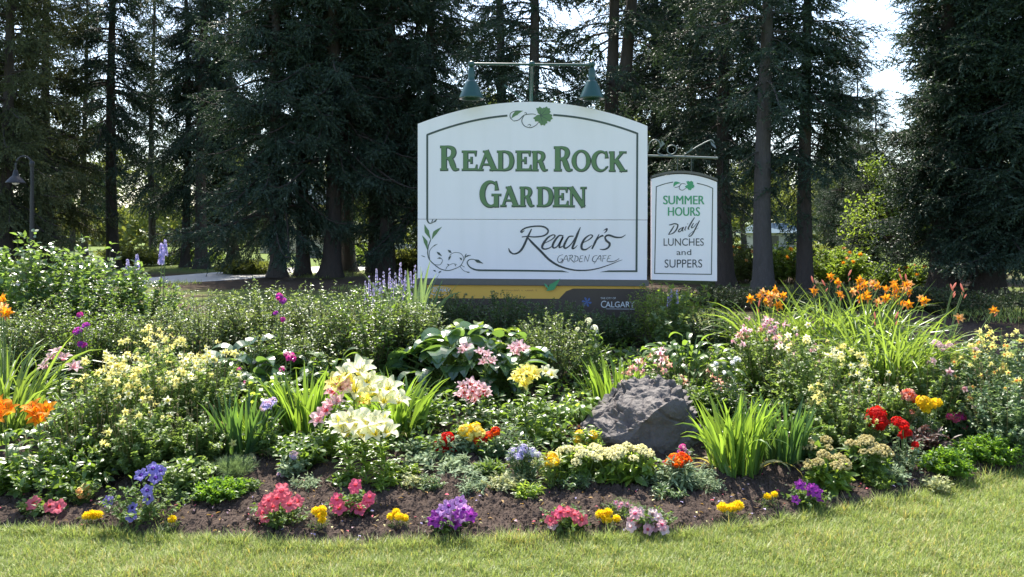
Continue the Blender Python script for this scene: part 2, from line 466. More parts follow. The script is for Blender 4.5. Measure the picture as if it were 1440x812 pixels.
N = 260
cx = rng.uniform(-3.0, 3.0, N); ct = np.abs(rng.normal(.12, .3, N)) + .03; cy = edge(cx) + ct
mb = MB(); d = rng.normal(size=(N, 3)); d[:, 2] *= .25; tv, tf = leaf_t(.7, .4, .3, 2, .6)
pk = rng.integers(0, 4, N); Ms = frames(d, np.tile([0, 0, 1.], (N, 1)) + rng.normal(0, .35, (N, 3)), rng.uniform(.010, .024, N)); Ts = np.stack([cx, cy, g(cx, cy) + .03], -1)
for q in range(4): mb.inst(tv, tf, Ms[pk == q], Ts[pk == q], q)
tag(mb.build('fallen_petals', [M['petal_pale_pink'], M['petal_cream'], M['petal_coral'], M['petal_lilac']]), 'fallen petals scattered on the soil', 'petals', None, 'stuff')
# lawn blades
def lawn(N, x0, x1, y0, seed, far=False):
    r = np.random.default_rng(seed)
    gx = r.uniform(x0, x1, N)
    ey = edge(gx)
    u = r.random(N)
    rag = np.array([noise.noise((a * 11, 0, 3)) + .6 * noise.noise((a * 31, 0, 8)) for a in gx])
    gy = ey + .015 + .045 * rag - u ** 1.15 * (ey - y0)
    keep = gy > y0
    gx, gy, ey = gx[keep], gy[keep], ey[keep]
    n = len(gx)
    patch = np.array([noise.noise((a * 1.7, b * 2.6, 2)) + .5 * noise.noise((a * 6, b * 6, 9)) for a, b in zip(gx, gy)])
    L = r.uniform(.03, .068, n) * (1 + .25 * patch) * np.where(ey - gy < .07, 1.5, 1.0)
    tuft = np.array([noise.noise((a * 9, b * 9, 4)) for a, b in zip(gx, gy)]); L = L * np.where(tuft > .32, 1.45, 1) * np.where(tuft < -.35, .7, 1)
    straw = (r.random(n) < .10 + .30 * np.clip(patch + .05, 0, 1))
    mb = MB()
    for sel, mi in ((~straw, 0), (straw, 1)):
        k = int(sel.sum())
        b = np.stack([gx[sel], gy[sel], np.zeros(k)], -1)
        ribbons(mb, b, r.uniform(0, 6.28, k), r.uniform(.7, 1.5, k), r.uniform(.2, 1.6, k), L[sel], r.uniform(.0025, .005, k), P_GRASS, 2, .0, 0, mi)
    return mb
tag(lawn(210000, -3.4, 4.6, 3.75, 1).build('lawn_grass', [M['grass'], M['straw']]), 'short sunlit lawn grass in front of the flower bed', 'grass', None, 'stuff')
# rough grass further back under and before the spruces
N = 60000
gx = rng.uniform(-9, 9, N); gy = rng.uniform(9.6, 22, N)
pt = np.array([noise.noise((a * .35, b * .35, 5)) for a, b in zip(gx, gy)])
gx, gy = gx[pt > .08 + .02 * (gy - 10)], gy[pt > .08 + .02 * (gy - 10)]; n = len(gx)
mb = MB()
ribbons(mb, np.stack([gx, gy, np.full(n, .598)], -1), rng.uniform(0, 6.28, n), rng.uniform(.8, 1.5, n), rng.uniform(.2, 1.4, n), rng.uniform(.05, .13, n), rng.uniform(.006, .012, n), P_GRASS, 2, 0)
tag(mb.build('rough_grass', M['grass']), 'rough shaded grass between the bed and the spruce trunks', 'grass', None, 'stuff')

# pale driveway behind the trees, left
mb = MB()
cl = np.array([(-16, 14.6), (-12, 15.6), (-9.0, 16.9), (-7.3, 18.8), (-6.6, 21.5), (-5.6, 24.5), (-3.0, 27.5), (2, 29.5), (9, 30.5)], float)
cp = np.stack([np.interp(np.linspace(0, 8, 60), np.arange(9), cl[:, k]) for k in (0, 1)], -1)
for _ in range(6): cp[1:-1] = (cp[:-2] + 2 * cp[1:-1] + cp[2:]) / 4
ct_ = nrm(np.gradient(cp, axis=0)); cn_ = np.stack([-ct_[:, 1], ct_[:, 0]], -1) * np.linspace(.75, 2.0, 60)[:, None]
cv = np.concatenate([cp + cn_, cp - cn_]); cv = np.concatenate([cv, np.full((120, 1), .606)], 1)
mb.add(cv, [(60 + k, 61 + k, k + 1, k) for k in range(59)])
me = mb.mesh('path', M['path'])
tag(put('path', me), 'pale sunlit driveway winding behind the spruce trunks', 'path', None, 'structure')

# ------------------------------------------------------------------ trees
def twig_t(seed, n=15):
    r = np.random.default_rng(seed); V = []; Fc = []
    for i in range(n):
        t = (i + .3) / n; a = r.uniform(0, 6.28); L = r.uniform(.10, .19) * (1.1 - .55 * t)
        o = np.array([math.cos(a), 0, math.sin(a)]); w = np.array([-math.sin(a) * .3, .9, math.cos(a) * .3])
        b = np.array([0, t, 0.]); k = len(V)
        V += [b - w * .05, b + w * .05, b + o * L + np.array([0, L * .8, 0])]
        Fc.append((k, k + 1, k + 2))
    k = len(V); V += [np.array([-.018, 0, 0]), np.array([.018, 0, 0]), np.array([0, 1.05, 0])]; Fc.append((k, k + 1, k + 2))
    return np.array(V), np.array(Fc)

def spruce_mesh(seed, H, z0, Lmax, r0, mats, gap=.26, nb=7, tw=.056, lean=0., fork=False, keep=1.0, tsc=1.0, upto=1.0):
    r = np.random.default_rng(seed)
    # trunk
    mt = MB(); zs = np.concatenate([[-.15, 0, .12, .3, .6], np.linspace(1.2, H, 16)])
    rad = r0 * .94 * (1 - .95 * np.clip(zs / H, 0, 1) ** .85) * (1 + .5 * np.exp(-np.maximum(zs, 0) / .16))
    wob = np.stack([.05 * np.sin(zs * .7 + seed) + lean * zs, .05 * np.cos(zs * .6 + seed), zs], -1)
    k = 11
    an = np.arange(k) * 2 * math.pi / k
    lob = 1 + (.16 * np.cos(3 * an + seed) + .1 * np.cos(5 * an + 2))[None] * np.exp(-np.maximum(zs, 0) / .25)[:, None] + .04 * r.uniform(-1, 1, (len(zs), k))
    V = wob[:, None] + (rad[:, None] * lob)[..., None] * np.stack([np.cos(an), np.sin(an), 0 * an], -1)[None]
    ix = np.arange(len(zs) * k).reshape(-1, k)
    mt.add(V.reshape(-1, 3), np.stack([ix[:-1], np.roll(ix[:-1], -1, 1), np.roll(ix[1:], -1, 1), ix[1:]], -1).reshape(-1, 4))
    if fork:
        zz = np.linspace(H * .36, H, 9)
        tubes(mt, np.stack([.06 * (zz - zz[0]) + .08 + .035 * zz, 0 * zz, zz], -1), np.linspace(r0 * .62, .02, 9), 8)
    def trunk_at(z): return np.array([np.interp(z, zs, wob[:, 0]), np.interp(z, zs, wob[:, 1]), z])
    # branches
    B = []; Ls = []; lowf = []
    z = max(.9, z0 - 2.2)
    while z < H * upto - .2:
        dead = z < z0
        for i in range(nb if not dead else 3):
            if r.random() > (keep if not dead else .5): continue
            a = r.uniform(0, 6.28)
            f = max(0, 1 - (z - z0) / max(.1, (H - z0)))
            L = (Lmax * f ** .75 * r.uniform(.6, 1.12) + .15) if not dead else Lmax * r.uniform(.05, .55)
            e = math.radians(r.uniform(-12, 8)) + (1 - f) * .6
            dr = math.radians(r.uniform(22, 48)) * (.4 + .6 * f)
            t = np.linspace(0, 1, 8)
            ang = e - dr * np.sin(t * 2.3) + .5 * t ** 3
            dx = np.cumsum(np.cos(ang)) * L / 8; dz = np.cumsum(np.sin(ang)) * L / 8
            az = a + r.uniform(-.25, .25) * t
            p = trunk_at(z + r.uniform(0, gap)) + np.stack([dx * np.cos(az), dx * np.sin(az), dz], -1)
            B.append(np.concatenate([[trunk_at(p[0][2])], p])); Ls.append(L); lowf.append(dead)
        z += gap * (1 + .4 * (z > H * .5))
    B = np.array(B); Ls = np.array(Ls); lowf = np.array(lowf)
    tubes(mt, B, np.maximum(.006, (Ls * .016)[:, None] * np.linspace(1, .2, 9)[None]), 4)
    # twigs
    T = []; D = []; S = []
    for b, L, dead in zip(B, Ls, lowf):
        n = int(L / tw * (1.0 if not dead else .3)) + 2
        t = r.uniform(.12, 1, n) ** .85
        q = t * 8; i = np.minimum(q.astype(int), 7); fr = (q - i)[:, None]
        p = b[i] * (1 - fr) + b[i + 1] * fr
        tg = nrm(b[i + 1] - b[i])
        sd_ = nrm(np.cross(tg, [0, 0, 1.])) * np.where(r.random(n) < .5, 1, -1)[:, None]
        for rep in range(2):
            dd = tg * r.uniform(.3, 1.0, (n, 1)) + sd_ * r.uniform(.2, 1.1, (n, 1)) + np.array([0, 0, -1.]) * r.uniform(.0, .9, (n, 1)) + r.normal(0, .15, (n, 3))
            T.append(p + r.normal(0, .02, (n, 3)) + (nrm(dd) * .16 * rep)); D.append(nrm(dd)); S.append(r.uniform(.22, .5, n) * (1.15 - .5 * t) * tsc)
    T = np.concatenate(T); D = np.concatenate(D); S = np.concatenate(S)
    mc = MB(); up = nrm(r.normal(size=T.shape)); pick = r.integers(0, 3, len(T))
    for j in range(3):
        tv, tf = twig_t(seed * 7 + j)
        m_ = pick == j
        mc.inst(tv, tf, frames(D[m_], up[m_], np.stack([S[m_] * 1.05, S[m_], S[m_] * 1.05], -1)), T[m_])
    return mt.mesh('trunk', mats[0], True), mc.mesh('crown', mats[1])

BK, NE, NO = M['bark'], M['needles'], M['needles_olive']
SPR = {
 'mid':   spruce_mesh(11, 11.0, 1.9, 2.0, .21, (BK, NE)),
 'low':   spruce_mesh(12, 10.5, .9, 2.1, .20, (BK, NE)),
 'high':  spruce_mesh(13, 11.0, 3.6, 1.45, .20, (M['greybark'], NE), keep=.7, gap=.3),
 'tall':  spruce_mesh(17, 11.5, 2.6, 1.6, .20, (BK, NE), keep=.9, gap=.27),
 'skirt': spruce_mesh(14, 10.0, .25, 1.75, .24, (BK, NE), tw=.05, nb=8),
 'column': spruce_mesh(19, 10.5, .25, 1.2, .24, (BK, NE), tw=.05, nb=8),
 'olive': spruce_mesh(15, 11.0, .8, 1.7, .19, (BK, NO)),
 'fork':  spruce_mesh(16, 10.5, 3.4, 1.7, .22, (BK, NE), keep=.6, fork=True, gap=.3),
 'thin':  spruce_mesh(18, 10.0, 1.4, 1.15, .14, (BK, NE), keep=.75, gap=.3),
}
def spruce(kind, px, d, label, sc=1.0, rz=None, thick=1.0, group='spruces behind the sign', lean=0.0):
    x = X(px, d)
    o = thing('spruce_tree', label, 'spruce tree', (x, d, gz(x, d)), rng.uniform(0, 6.28) if rz is None else rz, group)
    o.rotation_euler[1] = lean
    t, c = SPR[kind]
    zs_ = sc * (1.3 if d >= 19.5 else 1.0)
    put('trunk', t, o, sc=(sc * thick, sc * thick, zs_)); put('crown', c, o, sc=(sc, sc, zs_))
    return o
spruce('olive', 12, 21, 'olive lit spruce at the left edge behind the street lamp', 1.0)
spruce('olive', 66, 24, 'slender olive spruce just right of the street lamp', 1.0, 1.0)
spruce('thin', 120, 31, 'distant spruce seen in the gap between lamp and first bare trunk', 1.0)
spruce('tall', 158, 25, 'dark spruce whose bare trunk stands behind the pale leaved shrub', 1.0, 2.0)
spruce('thin', 215, 29, 'thin spruce in the open gap behind the white delphinium spires', 1.0)
spruce('thin', 262, 26, 'slim straight spruce, left of the close pair beside the driveway', 1.05, .4)
spruce('tall', 283, 25, 'leaning spruce, right of the close pair beside the driveway', 1.0, 1.7, lean=.04)
spruce('low', 325, 27, 'dense spruce with low boughs hanging over the driveway', 1.0)
spruce('low', 390, 20, 'spruce with dark low boughs standing at the driveway edge', 1.0, 3.4)
spruce('tall', 428, 20.6, 'spruce with flared foot standing in front of the cream building', 1.0, .9, .9)
spruce('mid', 467, 20, 'thick dark trunked spruce right of the flared foot spruce', 1.0, 5.0, 1.15)
spruce('tall', 488, 22.5, 'narrow spruce close behind the thick dark trunk', 1.0, 2.2)
spruce('tall', 525, 21.5, 'spruce behind the purple salvia, left of a close pair', .98, 4.1)
spruce('mid', 547, 20.5, 'spruce behind the purple salvia, right of a close pair', .98, .2)
spruce('low', 605, 21, 'dense spruce rising behind the left edge of the main sign', 1.0)
spruce('high', 703, 18, 'bare trunked spruce between the left sign lamp and the lamp pole', .95, 1.0, 1.0)
spruce('high', 748, 17, 'bare trunked spruce directly behind the sign lamp pole', .95, 2.6, 1.05)
spruce('fork', 862, 16.5, 'fork stemmed spruce behind the right sign lamp', 1.0, .15)
spruce('low', 920, 21, 'dark spruce behind the upper right corner of the main sign', 1.0)
spruce('mid', 975, 19, 'dark spruce behind the hanging hours sign', .95)
spruce('tall', 1020, 16, 'dark trunked spruce just right of the hanging hours sign', .92, 1.2, .95)
spruce('high', 1076, 13.8, 'pale grey bare trunked spruce, nearest trunk right of the signs', .9, 2.8, 1.0)
spruce('tall', 1134, 14.4, 'dark straight trunked spruce with boughs beside the sky gap', .82, .6, .95)
spruce('thin', 1165, 30, 'far young spruce beneath the sky gap', .62)
spruce('thin', 1206, 21, 'short reddish brown spruce below the sky gap', .48)
spruce('column', 1330, 14.5, 'massive dark spruce branched to the ground right of the sky gap', .98, 1.0)
spruce('skirt', 1398, 14, 'wide dark spruce filling the right side to the ground', 1.0, 3.0)
spruce('skirt', 1480, 13.4, 'dark skirted spruce cut by the right edge', 1.0, 5.0)
spruce('skirt', 1370, 19, 'spruce standing in shade behind the two skirted spruces', 1.0, 2.0)
spruce('low', -60, 22, 'spruce cut by the left edge behind the lamp', 1.0)

# distant broadleaf trees
def leafy_tree_mesh(seed, H, R, mat, n=9000, ls=.22):
    r = np.random.default_rng(seed)
    mt = MB(); zz = np.linspace(-.1, H * .8, 8)
    tubes(mt, np.stack([.1 * np.sin(zz), .1 * np.cos(zz), zz], -1), np.linspace(.22, .04, 8), 8)
    C = nrm(r.normal(size=(16, 3))) * r.uniform(.3, 1, (16, 1)) * np.array([R, R, H * .36]) + np.array([0, 0, H * .6])
    for c in C:
        a = np.array([0, 0, r.uniform(.2, .5) * H]); t = np.linspace(0, 1, 5)[:, None]
        tubes(mt, a * (1 - t) + c * t + np.array([0, 0, -.3]) * t * (1 - t), np.linspace(.07, .015, 5), 4)
    ci = r.integers(0, 16, n)
    rr = r.uniform(.5, 1, (16, 1))[ci] * R * .55
    p = C[ci] + nrm(r.normal(size=(n, 3))) * r.random((n, 1)) ** .45 * rr
    tv, tf = rhomb_t(.6, .2)
    mc = MB(); mc.inst(tv, tf, frames(nrm(r.normal(size=(n, 3))), nrm(r.normal(size=(n, 3)) + [0, 0, 1.]), r.uniform(.5, 1.2, n) * ls), p)
    return mt.mesh('trunk', BK, True), mc.mesh('crown', mat)
FT = [leafy_tree_mesh(31, 7, 2.6, M['far_leaf']), leafy_tree_mesh(32, 9, 3.4, M['far_leaf'], 11000, .26), leafy_tree_mesh(33, 4.2, 1.7, M['bright_leaf'], 6000, .13)]
def far_tree(k, px, d, label, sc=1.0):
    x = X(px, d)
    o = thing('broadleaf_tree', label, 'tree', (x, d, gz(x, d)), rng.uniform(0, 6.28), 'broadleaf trees beyond the spruces')
    put('trunk', FT[k][0], o, sc=sc); put('crown', FT[k][1], o, sc=sc)
far_tree(1, 100, 52, 'pale green tree far behind the street lamp', .9)
far_tree(0, 215, 48, 'pale distant tree behind the thin spruce over the yellow grass', .8)
far_tree(1, 330, 58, 'distant tree behind the driveway', .9)
far_tree(0, 490, 46, 'distant tree to the right of the cream building', .8)
far_tree(1, 640, 40, 'sunlit broadleaf tree glimpsed beneath the left sign lamp', .95)
far_tree(2, 745, 27, 'bright yellow green tree just behind the top of the main sign', 1.25)
far_tree(1, 850, 46, 'distant tree behind the right sign lamp', .9)
far_tree(0, 1045, 45, 'distant tree behind the grey bare trunk', .8)
far_tree(1, 1110, 62, 'distant tree over the blue grey roof', .8)
far_tree(0, 1160, 36, 'sunlit tree beneath the sky gap behind the straight trunk', .62)
far_tree(2, 1262, 17.5, 'bright leaved young tree in front of the massive skirted spruce', .62)
spruce('low', 1232, 18.5, 'short dark spruce filling the gap under the bright sky', .40)
spruce('low', 1185, 25, 'small shaded spruce behind the straight dark trunk', .42)
far_tree(1, 1420, 44, 'distant tree behind the wide skirted spruces', .9)

# far woods read as one mass, and a low hill behind them
N = 26000; r = np.random.default_rng(44)
wx = r.uniform(-62, 62, N); wd = 66 + 8 * r.random(N) + .004 * wx ** 2
top = np.array([3.6 + 2.2 * noise.noise((a * .16, 0, 1)) + 1.4 * noise.noise((a * .5, 0, 4)) for a in wx])
top = top * np.clip(1.15 - np.abs(wx - 23) / 90 - .75 * np.exp(-((wx - 29) / 4.5) ** 2) * 0, .4, 1)
wz = .6 + (top + 1.2) * r.random(N) ** .7
mb = MB(); tv, tf = rhomb_t(.8, .2)
mb.inst(tv, tf, frames(nrm(r.normal(size=(N, 3))), nrm(r.normal(size=(N, 3)) + UP3), r.uniform(.35, .8, N)), np.stack([wx, wd, wz], -1))
tag(mb.build('distant_woods', M['far_leaf']), 'pale sunlit woods far behind the spruce trunks', 'woods', None, 'stuff')
hx = np.linspace(-420, 420, 90); hy = np.linspace(90, 420, 30); HX, HY = np.meshgrid(hx, hy)
HZ_ = np.array([9 * math.sin(min(1, (b - 90) / 200) * math.pi / 2) * (1 + .5 * noise.noise((a * .01, b * .01, 0))) - 1.0 for a, b in zip(HX.ravel(), HY.ravel())])
mb = MB(); ix = np.arange(HX.size).reshape(HX.shape)
mb.add(np.stack([HX.ravel(), HY.ravel(), HZ_], -1), np.stack([ix[:-1, :-1], ix[:-1, 1:], ix[1:, 1:], ix[1:, :-1]], -1).reshape(-1, 4))
tag(mb.build('hills', solid_mat('hills', (.09, .12, .05), .95, 0, .12, .5), smooth=True), 'low wooded rise behind the garden', 'hills', None, 'structure')

# ------------------------------------------------------------------ buildings far behind
o = thing('garden_building', 'cream stucco building glimpsed between the spruce trunks by the driveway', 'building', (X(415, 44), 46, .6))
mb = MB(); box(mb, (-2.4, 0, 0), (2.2, 4, 2.6)); mb.build('wall', M['stucco'], o)
mb = MB()
mb.add([(-2.8, -.4, 2.6), (2.6, -.4, 2.6), (2.6, 4.4, 2.6), (-2.8, 4.4, 2.6), (-2.8, 2, 4.0), (2.6, 2, 4.0)], [(0, 1, 5, 4), (2, 3, 4, 5)]); mb.add([(-2.8, -.4, 2.6), (-2.8, 2, 4.0), (-2.8, 4.4, 2.6)], [(0, 1, 2)]); mb.add([(2.6, -.4, 2.6), (2.6, 4.4, 2.6), (2.6, 2, 4.0)], [(0, 1, 2)]); mb.add([(-2.8, -.4, 2.599), (2.6, -.4, 2.599), (2.6, 4.4, 2.599), (-2.8, 4.4, 2.599)], [(0, 3, 2, 1)])
mb.build('roof', M['roof'], o)
mb = MB(); box(mb, (-1.6, -.03, .0), (-.8, .02, 1.7)); mb.build('door', M['dark_glass'], o)
mb = MB(); box(mb, (.2, -.05, .9), (1.3, .02, 1.8)); w = mb.build('window', M['trim'], o)
mb = MB(); box(mb, (.28, -.06, .98), (1.22, -.052, 1.72)); mb.build('pane', M['dark_glass'], w)
mb = MB()
rr = np.random.default_rng(5); xx = 0
for row in range(3):
    xx = -.1 * row
    while xx < 5.4:
        w_ = rr.uniform(.3, .6); box(mb, (xx, rr.uniform(0, .04), row * .2), (xx + w_ - .015, .4, row * .2 + .188)); xx += w_
tag(mb.build('stone_wall', M['stone'], None, (X(425, 36), 36, .6)), 'low grey stone wall beyond the driveway in front of the cream building', 'wall')
o = thing('house', 'far house with a blue grey roof seen right of the grey bare trunk', 'house', (X(1108, 56), 57, .2))
mb = MB(); box(mb, (-1.5, 0, 0), (1.5, 5, 1.6)); mb.build('wall', M['stone'], o)
mb = MB(); mb.add([(-1.8, -.5, 1.5), (1.8, -.5, 1.5), (1.8, 5.5, 1.5), (-1.8, 5.5, 1.5), (-1.1, 2.5, 2.2), (1.1, 2.5, 2.2)], [(0, 1, 5, 4), (2, 3, 4, 5), (0, 3, 2, 1)]); mb.add([(-1.8, -.5, 1.5), (-1.1, 2.5, 2.2), (-1.8, 5.5, 1.5)], [(0, 1, 2)]); mb.add([(1.8, -.5, 1.5), (1.8, 5.5, 1.5), (1.1, 2.5, 2.2)], [(0, 1, 2)])
mb.build('roof', M['roof'], o)
for wx in (-1.1, .3):
    mb = MB(); box(mb, (wx, -.03, .7), (wx + .8, .02, 1.3)); mb.build('window', M['dark_glass'], o)

# ------------------------------------------------------------------ street lamp
x = X(45, 18)
o = thing('street_lamp', 'black street lamp with gooseneck arm and bell shade among the left spruces', 'street lamp', (x, 18, .6))
mb = MB(); tubes(mb, [(0, 0, -.1), (0, 0, .3), (0, 0, 1.6), (0, 0, 2.52)], [.055, .05, .042, .036], 10); lathe(mb, [(.0, 2.56), (.045, 2.54), (.05, 2.48), (.04, 2.42)], 10)
mb.build('pole', M['black_metal'], o, smooth=True)
mb = MB(); a = np.linspace(0, math.pi, 12); tubes(mb, np.stack([-.17 + .17 * np.cos(a), 0 * a, 2.45 + .2 * np.sin(a)], -1), .022, 8); tubes(mb, [(-.34, 0, 2.45), (-.345, 0, 2.32)], .022, 8)
mb.build('arm', M['black_metal'], o, smooth=True)
mb = MB(); lathe(mb, [(0, .26), (.035, .26), (.05, .2), (.06, .14), (.1, .11), (.16, .04), (.19, 0), (.2, -.02), (.185, -.02), (.15, .03), (.09, .09), (0, .1)], 20)
sh = mb.build('lamp_shade', M['black_metal'], o, (-.345, 0, 2.1), True)
mb = MB(); lathe(mb, [(0, .08), (.06, .06), (.08, 0), (.06, -.04), (0, -.06)], 14); mb.build('bulb', M['lamp_glass'], sh, smooth=True)

# ------------------------------------------------------------------ the sign
SD = 8.8; SS = SD / F; ROLL = math.radians(.5)
ROOT = (X(748, SD), SD, .6)
def SP(px, py, cx=748.0, z0=.6, roll=ROLL):
    dx = (px - cx) * SS; dz = Z(py, SD) - z0
    return dx * math.cos(roll) - dz * math.sin(roll), dx * math.sin(roll) + dz * math.cos(roll)

def smooth_pts(pts, n=6):
    p = np.asarray(pts, float)
    if len(p) < 3: return p
    q = np.concatenate([[2 * p[0] - p[1]], p, [2 * p[-1] - p[-2]]]); out = []
    for i in range(1, len(q) - 2):
        for t in np.linspace(0, 1, n, endpoint=False):
            a, b, c, d = q[i - 1], q[i], q[i + 1], q[i + 2]
            out.append(.5 * ((2 * b) + (c - a) * t + (2 * a - 5 * b + 4 * c - d) * t * t + (3 * b - a - 3 * c + d) * t ** 3))
    out.append(p[-1])
    return np.array(out)

class Art:
    """flat painted strokes on a vertical board, each on its own hair-thin layer"""
    def __init__(self, tr, y0=-.002): self.mb = MB(); self.k = 0; self.tr = tr; self.y0 = y0
    def y(self): self.k += 1; return self.y0 - .00003 * self.k
    def stroke(self, pts, w, mat=0, smooth=True, cap=0.0, n=6):
        p = np.asarray(pts, float); w = np.atleast_1d(np.asarray(w, float))
        q = smooth_pts(p, n) if smooth else p
        ww = np.interp(np.linspace(0, 1, len(q)), np.linspace(0, 1, len(w)), w) if len(w) > 1 else np.full(len(q), w[0])
        t = nrm(np.gradient(q, axis=0))
        if cap: q = q.copy(); q[0] -= t[0] * cap; q[-1] += t[-1] * cap
        nn = np.stack([-t[:, 1], t[:, 0]], -1) * ww[:, None] / 2
        a = [self.tr(*c) for c in q + nn]; b = [self.tr(*c) for c in q - nn]
        y = self.y(); m = len(q)
        V = [(c[0], y, c[1]) for c in a] + [(c[0], y, c[1]) for c in b]
        self.mb.add(V, [(i, i + 1, m + i + 1, m + i) for i in range(m - 1)], mat)
    def fan(self, c, ring, mat=0):
        y = self.y(); P = [self.tr(*c)] + [self.tr(*q) for q in ring]; m = len(ring)
        self.mb.add([(q[0], y, q[1]) for q in P], [(0, 1 + i, 1 + (i + 1) % m) for i in range(m)], mat)
    def poly(self, pts, mat=0):
        y = self.y(); P = [self.tr(*q) for q in pts]
        self.mb.add([(q[0], y, q[1]) for q in P], [list(range(len(P)))], mat)
    def text(self, body, x0, x1, y0, y1, mat=0, bold=0.0, shear=0.0):
        cu = bpy.data.curves.new('t', 'FONT'); cu.body = body; cu.offset = bold; cu.shear = shear; cu.resolution_u = 4
        ob = bpy.data.objects.new('t', cu); COL.objects.link(ob)
        dg = bpy.context.evaluated_depsgraph_get()
        me = bpy.data.meshes.new_from_object(ob.evaluated_get(dg)); me.calc_loop_triangles()
        V = np.array([v.co[:] for v in me.vertices]); T = np.array([t.vertices[:] for t in me.loop_triangles])
        bpy.data.objects.remove(ob); bpy.data.curves.remove(cu); bpy.data.meshes.remove(me)
        lo, hi = V.min(0), V.max(0); y = self.y()
        out = []
        for v in V:
            c = self.tr(x0 + (v[0] - lo[0]) / (hi[0] - lo[0]) * (x1 - x0), y1 - (v[1] - lo[1]) / (hi[1] - lo[1]) * (y1 - y0)); out.append((c[0], y, c[1]))
        self.mb.add(out, T, mat)

def el(cx, cy, rx, ry, a0, a1, n=16):
    a = np.radians(np.linspace(a0, a1, n)); return np.stack([cx + rx * np.cos(a), cy + ry * np.sin(a)], -1)
S_, T_ = .215, .075
def stem_(x, w=S_, top=True, bot=True, sw=.17):
    o = [([(x, 0), (x, 1)], [w], False)]
    if bot: o.append(([(x - sw, .037), (x + sw, .037)], [T_], False))
    if top: o.append(([(x - sw, .963), (x + sw * .6, .963)], [T_], False))
    return o
GL = {
 'E': stem_(.2) + [([(.2, .95), (.66, .95)], [.1], False), ([(.2, .05), (.7, .05)], [.1], False), ([(.2, .52), (.47, .52)], [.085], False),
      ([(.655, .99), (.67, .74)], [.13, .03], False), ([(.68, .01), (.72, .29)], [.14, .03], False), ([(.475, .36), (.475, .68)], [.085], False)],
 'R': stem_(.2) + [([(.2, .955), (.42, .955), (.6, .88), (.65, .73), (.58, .57), (.42, .5), (.2, .495)], [.09, .1, .17, .21, .17, .1, .09], True),
      ([(.40, .5), (.52, .42), (.6, .24), (.7, .06), (.88, .045)], [.12, .2, .22, .17, .05], True)],
 'A': [([(.12, .03), (.47, 1.0)], [.12], False), ([(.42, 1.0), (.82, .03)], [.235], False), ([(.24, .31), (.66, .31)], [.075], False),
      ([(-.02, .037), (.28, .037)], [T_], False), ([(.6, .037), (1.0, .037)], [T_], False), ([(.28, .97), (.5, .97)], [.06], False)],
 'D': stem_(.2) + [([(.2, .955), (.46, .95), (.68, .82), (.76, .5), (.68, .18), (.46, .05), (.2, .045)], [.09, .1, .19, .225, .19, .1, .09], True)],
 'O': [(el(.5, .5, .395, .46, 0, 360, 40), [.225, .15, .09, .15, .225, .15, .09, .15, .225], False)],
 'C': [(el(.52, .5, .40, .46, 48, 312, 30), [.07, .09, .15, .21, .225, .21, .15, .09, .05], False), ([(.80, .97), (.83, .66)], [.05, .16], False), ([(.80, .18), (.88, .24)], [.1, .02], False)],
 'G': [(el(.50, .5, .40, .47, 50, 300, 30), [.07, .09, .15, .21, .225, .21, .15, .1, .1], False), ([(.76, .99), (.80, .66)], [.05, .16], False), ([(.78, .0), (.78, .45)], [.19], False), ([(.56, .47), (1.0, .47)], [T_], False), ([(.70, .03), (.78, .1)], [.12], False)],
 'K': stem_(.2) + [([(.30, .44), (.80, .97)], [.11], False), ([(.40, .6), (.82, .03)], [.225], False), ([(.62, .963), (1.0, .963)], [T_], False), ([(.64, .037), (1.04, .037)], [T_], False)],
 'N': stem_(.16, .11, True, True, .17) + [([(.13, .98), (.85, .02)], [.225], False), ([(.86, .0), (.86, 1)], [.11], False), ([(.70, .963), (1.02, .963)], [T_], False)],
}
def glyph(art, ch, x0, x1, y0, y1, layer):
    G = GL[ch]
    allp = np.concatenate([np.asarray(p, float) for p, _, _ in G])
    lo = min(allp[:, 0].min() - .0, 0); hi = allp[:, 0].max() + (.11 if ch in 'ODR' else 0)
    kx = (x1 - x0) / (hi - lo); ky = y1 - y0
    for mat, dl, ox, oy in ((1, .75, .55, .65), (0, -.15, 0, 0)):
        if mat != layer: continue
        for p, w, sm in G:
            p = np.asarray(p, float)
            q = np.stack([x0 + (p[:, 0] - lo) * kx + ox, y1 - p[:, 1] * ky + oy], -1)
            art.stroke(q, np.asarray(w) * (kx + ky) / 2 + 2 * dl, mat, sm, cap=max(dl, 0))

sign = thing('main_sign', 'large white arched garden sign with green serif lettering above the flower bed', 'sign', ROOT)
sign.rotation_euler = (0, ROLL, 0)
# board with arched top
TH = .11
def arch_board(tr, xl, yl, xr, yr, xa, ya, ybl, ybr, n=40, inset=0):
    """outline points (local x,z): bottom-left, bottom-right, then the arch right to left"""
    c0, c1, c2 = np.array([xl, yl]), np.array([xa, ya]), np.array([xr, yr])
    t = np.linspace(-1, 1, n)
    x_ = (xl + xr) / 2 + t * (xr - xl) / 2
    y_ = np.interp(x_, [xl, xr], [yl, yr]) - ((yl + yr) / 2 - ya) * (1 - t * t)
    pts = [(xl - 1.0 * 0, ybl), (xr, ybr)] + list(zip(x_[::-1], y_[::-1]))
    return [tr(*p) for p in pts]
def extrude(mb, out, y0, y1, mat=0):
    m = len(out)
    mb.add([(p[0], y0, p[1]) for p in out] + [(p[0], y1, p[1]) for p in out],
           [(i, (i + 1) % m, m + (i + 1) % m, m + i)[::-1] for i in range(m)], mat)
    cx = sum(p[0] for p in out) / m; cz = sum(p[1] for p in out) / m
    for yy in (y0, y1):
        mb.add([(cx, yy, cz)] + [(p[0], yy, p[1]) for p in out], [(0, 1 + i, 1 + (i + 1) % m) for i in range(m)], mat)
mb = MB(); extrude(mb, arch_board(SP, 587.5, 174.5, 910.5, 177.5, 748, 143.5, 308, 309.2), 0, TH)
mb.build('panel', M['sign_white'], sign)
